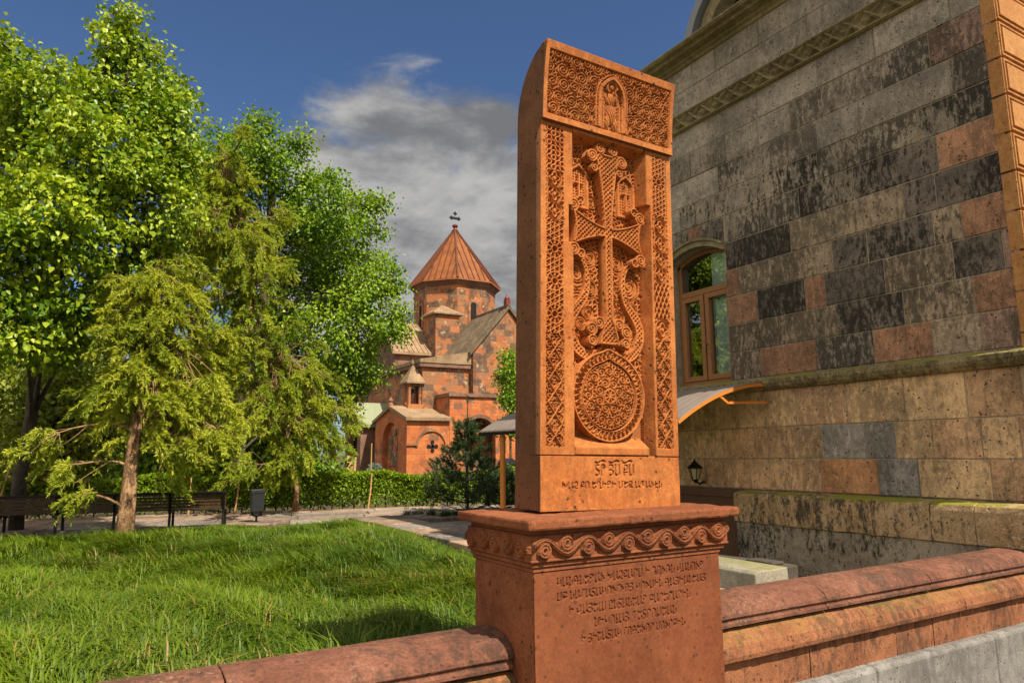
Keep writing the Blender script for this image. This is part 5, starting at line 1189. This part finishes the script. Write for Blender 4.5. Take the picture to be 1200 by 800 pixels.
# grass
rng = np.random.RandomState(20); n = 230000
Yg = 3.7+14.6*rng.rand(n*2)**.85; Xg = rng.uniform(-1, 1, n*2)*7.0-.2
keep = (Xg < 5.35) & (Xg*PN[0]+Yg*PN[1] < 16.85) & (Xg > -.66*Yg*.38-1.4) ; Xg, Yg = Xg[keep][:n], Yg[keep][:n]; n = len(Xg)
cl1 = np.sin(Xg*2.1+np.sin(Yg*1.7))*np.sin(Yg*1.9+np.sin(Xg*1.3)); cl2 = np.sin(Xg*6.3+2*np.sin(Yg*4.1))*np.sin(Yg*5.7)
sG = Xg*PN[0]+Yg*PN[1]; low_ = (1-.74*smoothstep(sG, 14.0, 16.0))*(1-.6*smoothstep(Xg, 4.3, 5.2))
Hh = low_*np.clip(.29+.08*cl1+.08*cl2, .07, .52)*rng.uniform(.5, 1.45, n)*np.clip(.75+(Yg-4)*.03, .8, 1.1)
az = 2.2+.9*np.sin(Xg*.9+Yg*.6)+.8*cl2+rng.normal(size=n)*.9; lean = rng.uniform(.4, 1.55, n)
Dv = np.stack([np.cos(az), np.sin(az), np.zeros(n)], -1); Sv = np.stack([-np.sin(az), np.cos(az), np.zeros(n)], -1)
P0 = np.stack([Xg, Yg, G+lawn_h(Xg, Yg)*.8-.04], -1); wd = rng.uniform(.009, .018, n)[:, None]*(.7+Yg[:, None]*.045)
up = np.array([0, 0, 1.0]); P1 = P0+up*(Hh*.62)[:, None]+Dv*(Hh*lean*.28)[:, None]; P2_ = P0+up*(Hh*(1.0-.28*lean))[:, None]+Dv*(Hh*lean*.95)[:, None]
V = np.stack([P0-Sv*wd*.5, P0+Sv*wd*.5, P1+Sv*wd*.42, P1-Sv*wd*.42, P2_], 1).reshape(-1, 3); i = np.arange(n)[:, None]*5
dryp = (np.sin(Xg*1.1+4)*np.sin(Yg*.9+.5) > .55)
cl3 = np.sin(Xg*1.05+1.3*np.sin(Yg*.7+1))*np.sin(Yg*.83+1.1*np.sin(Xg*.9)); tone = np.clip(.38+.20*cl3+.16*cl1+.18*cl2+rng.normal(size=n)*.22, 0, .92); tone = np.where(rng.rand(n) < .02+.08*dryp, 1.0, tone)
tag(np_mesh('grass', V, [i+np.array([[0, 1, 2, 3]]), i+np.array([[3, 2, 4]])], MT['grass'], tone=np.repeat(tone, 5), org=(0, 0, G)), 'long bright green lawn grass bending over between parapet wall and path', 'grass', kind='stuff')
# border plants at the corner of the terrace
proto = None; q_ = random.Random(4)
for k in range(9):
    x, y = 6.75+k*.17+q_.uniform(-.05, .05), 16.55-k*.045+q_.uniform(-.12, .12)
    if proto is None:
        rg = np.random.RandomState(5); proto = thing('border_plant', 'small dark border plant with pale flower tips at the path corner', 'border plant', (x, y, G), 'border plants at the path corner')
        m_ = 160; d = unit(rg.normal(size=(m_, 3))*.5+np.array([0, 0, .9])); o1 = blades('leaf_tuft', MT['pine'], proto, np.tile([x, y, G], (m_, 1))+rg.normal(size=(m_, 3))*.03, d, rg.uniform(.14, .26, m_), np.full(m_, .018), rg.rand(m_), rg)
        b = MB()
        for j in range(6): a = j*1.05; b.tube([(x, y, G), (x+.05*math.cos(a), y+.05*math.sin(a), G+.25)], .003, 4); b.lathe([(0, -.02), (.012, -.01), (.012, .015), (0, .03)], (x+.05*math.cos(a), y+.05*math.sin(a), G+.25), 6)
        o2 = b.build('flower_tips', MT['white_flower'], proto)
    else:
        r = proto.copy(); COL.objects.link(r); r.location = (x, y, 0); r.rotation_euler = (0, 0, q_.uniform(0, 6)); r.scale = [q_.uniform(.75, 1.15)]*3
        for c in (o1, o2): d = c.copy(); COL.objects.link(d); d.parent = r

# ------------------------------------------------------------------ furniture of the garden
t0, s0 = 2.63*PT[0]+16.86*PT[1], 2.63*PN[0]+16.86*PN[1]
BN = thing('park_bench', 'long dark bench of brown slats on black posts seen from behind', 'bench', (*pth(t0-2, s0), G))
def bp(t, s, z): return (*pth(t0-t, s0+s), G+z)
posts = [.03, 1.10, 2.17, 3.24, 4.31, 5.38]
for t in posts:
    b = MB(); b.bar(bp(t, -.10, .76), bp(t, .03, .36), .05, .045); b.bar(bp(t, .03, .37), bp(t, -.02, -.05), .05, .045); b.bar(bp(t, 0, .36), bp(t, .46, .38), .05, .04); b.bar(bp(t, .44, .37), bp(t, .46, -.05), .05, .045)
    b.build('bench_post', MT['iron'], BN, bevel=.005)
for z, s in ((.735, -.055), (.668, -.035), (.601, -.015), (.534, .005), (.467, .022)):
    b = MB(); b.bar(bp(-.02, s, z), bp(5.45, s, z), .022, .056); b.build('back_slat', MT['bench_wood'], BN, bevel=.004)
for s in (.06, .15, .24, .33, .42):
    b = MB(); b.bar(bp(-.02, s, .405), bp(5.45, s, .405), .07, .025); b.build('seat_slat', MT['bench_wood'], BN, bevel=.004)
b = MB(); b.bar(bp(-.03, -.095, .775), bp(5.46, -.095, .775), .06, .035); b.build('top_rail', MT['iron'], BN, bevel=.004)
bx, by = 3.43, 17.5
LB_ = thing('litter_bin', 'small grey metal litter bin on a post at the end of the bench', 'litter bin', (bx, by, G))
b = MB(); z0, z1 = G+.27, G+.76
b.add([(bx-0.1260, by-0.1260, z0), (bx+0.1260, by-0.1260, z0), (bx+0.1260, by+0.1260, z0), (bx-0.1260, by+0.1260, z0), (bx-0.1512, by-0.1512, z1), (bx+0.1512, by-0.1512, z1), (bx+0.1512, by+0.1512, z1), (bx-0.1512, by+0.1512, z1), (bx-0.1302, by-0.1302, z1), (bx+0.1302, by-0.1302, z1), (bx+0.1302, by+0.1302, z1), (bx-0.1302, by+0.1302, z1), (bx-0.1176, by-0.1176, z0+.05), (bx+0.1176, by-0.1176, z0+.05), (bx+0.1176, by+0.1176, z0+.05), (bx-0.1176, by+0.1176, z0+.05)],
      [(3, 2, 1, 0), (0, 1, 5, 4), (1, 2, 6, 5), (2, 3, 7, 6), (3, 0, 4, 7), (4, 5, 9, 8), (5, 6, 10, 9), (6, 7, 11, 10), (7, 4, 8, 11), (8, 9, 13, 12), (9, 10, 14, 13), (10, 11, 15, 14), (11, 8, 12, 15), (12, 13, 14, 15)])
b.build('bucket', MT['bin'], LB_, bevel=.015, seg=2)
b = MB(); b.box(bx-0.1596, bx+0.1596, by-0.1596, by-0.1478, z1-.07, z1+.004); b.box(bx-0.1596, bx+0.1596, by+0.1478, by+0.1596, z1-.07, z1+.004); b.box(bx-0.1596, bx-0.1478, by-0.1478, by+0.1478, z1-.07, z1+.004); b.box(bx+0.1478, bx+0.1596, by-0.1478, by+0.1478, z1-.07, z1+.004); b.build('rim', MT['bin'], LB_)
b = MB(); b.tube([(bx, by, G-.05), (bx, by, G+.16)], .025, 8); b.tube([(bx-.12, by, G+.29), (bx-.10, by, G+.19), (bx, by, G+.15), (bx+.10, by, G+.19), (bx+.12, by, G+.29)], .02, 6); b.build('post', MT['iron'], LB_)
# pale wooden stakes in the hedge
SK = [((3.45, 20.55), .95, (.10, 0), 'pale wooden stake in the hedge just left of the litter bin'), ((6.95, 19.9), 1.02, (.10, 0), 'leaning pale stake at the hedge front, right of the thin juniper stem'), ((2.35, 20.9), .98, (.03, 0), 'pale wooden stake in the hedge behind the bench, right of the peeling trunk'),
      ((-.1, 21.6), 1.0, (.05, 0), 'grey wooden stake in the hedge left of the peeling trunk'), ((-2.0, 22.0), 1.35, (.22, 0), 'orange brown leaning stake at the far left edge of the hedge'), ((9.9, 21.5), 1.35, (-.01, 0), 'short upright stake in the hedge below the chapel door'), ((7.75, 22.1), 1.9, (.03, 0), 'taller thin stake behind the hedge beside the blue spruce')]
pk = None
for (x, y), h, ln, lab in SK:
    if pk is None:
        b = MB(); b.tube([(0, 0, -.1), (.02, 0, .5), (0, .01, 1.0)], [.026, .024, .020], 7); pk = b.build('stake', MT['stake'], local=True); r = pk
    else: r = pk.copy(); COL.objects.link(r)
    r.location = (x, y, 0); r.scale = (1, 1, h); r.rotation_euler = (0, math.atan(ln[0]), 0); tag(r, lab, 'stake', 'wooden stakes along the hedge')
# things between hedge and church
b = MB(); q_ = random.Random(9); x = -8
while x < 9:
    for j in range(2):
        w = q_.uniform(.4, .9); b.box(x+q_.uniform(0, .1), x+w, 38+q_.uniform(-.1, .1), 38.6, G+j*.42, G+.4+j*.42, (*q_.choice([(.42, .16, .08), (.36, .17, .10), (.30, .14, .09), (.40, .26, .2)]), .2))
    x += w
tag(b.build('rubble_wall', MT['block'], bevel=.05, org=(0, 38, G)), 'low wall of red stones far behind the hedge under the trees', 'wall')
for i, (x, lab) in enumerate(((12.0, 'pale wooden board leaning upright behind the hedge, left of the shelter'), (12.35, 'thin dark edged board beside the pale board left of the shelter'))):
    b = MB(); b.prism([(x, G), (x+(.42 if i == 0 else .16), G), (x+(.40 if i == 0 else .2), G+1.45-.05*i), (x+.03+.05*i, G+1.5-.1*i)], 'y', 38-i*.1, 38.08-i*.1); tag(b.build('board', MT['stake'], bevel=.01, org=(x, 38, G)), lab, 'board', 'boards behind the hedge')
CB = thing('candle_box', 'small dark gabled metal candle box behind the pink flowers, left of the cross-stone', 'candle box', (14.6, 25, G))
b = MB(); b.box(14.3, 14.9, 24.75, 25.25, -.95, -.45); b.build('cabinet', MT['bin'], CB); b = MB(); b.prism([(14.22, -.46), (14.98, -.46), (14.6, -.22)], 'y', 24.68, 25.32); b.build('cabinet_roof', MT['bin'], CB)
b = MB(); b.box(14.4, 14.8, 24.72, 24.76, -.85, -.55); b.build('cabinet_opening', MT['hole'], CB)
b = MB(); b.tube([(14.6, 25, G-.05), (14.6, 25, -.93)], .06, 8); b.build('post', MT['bin'], CB)
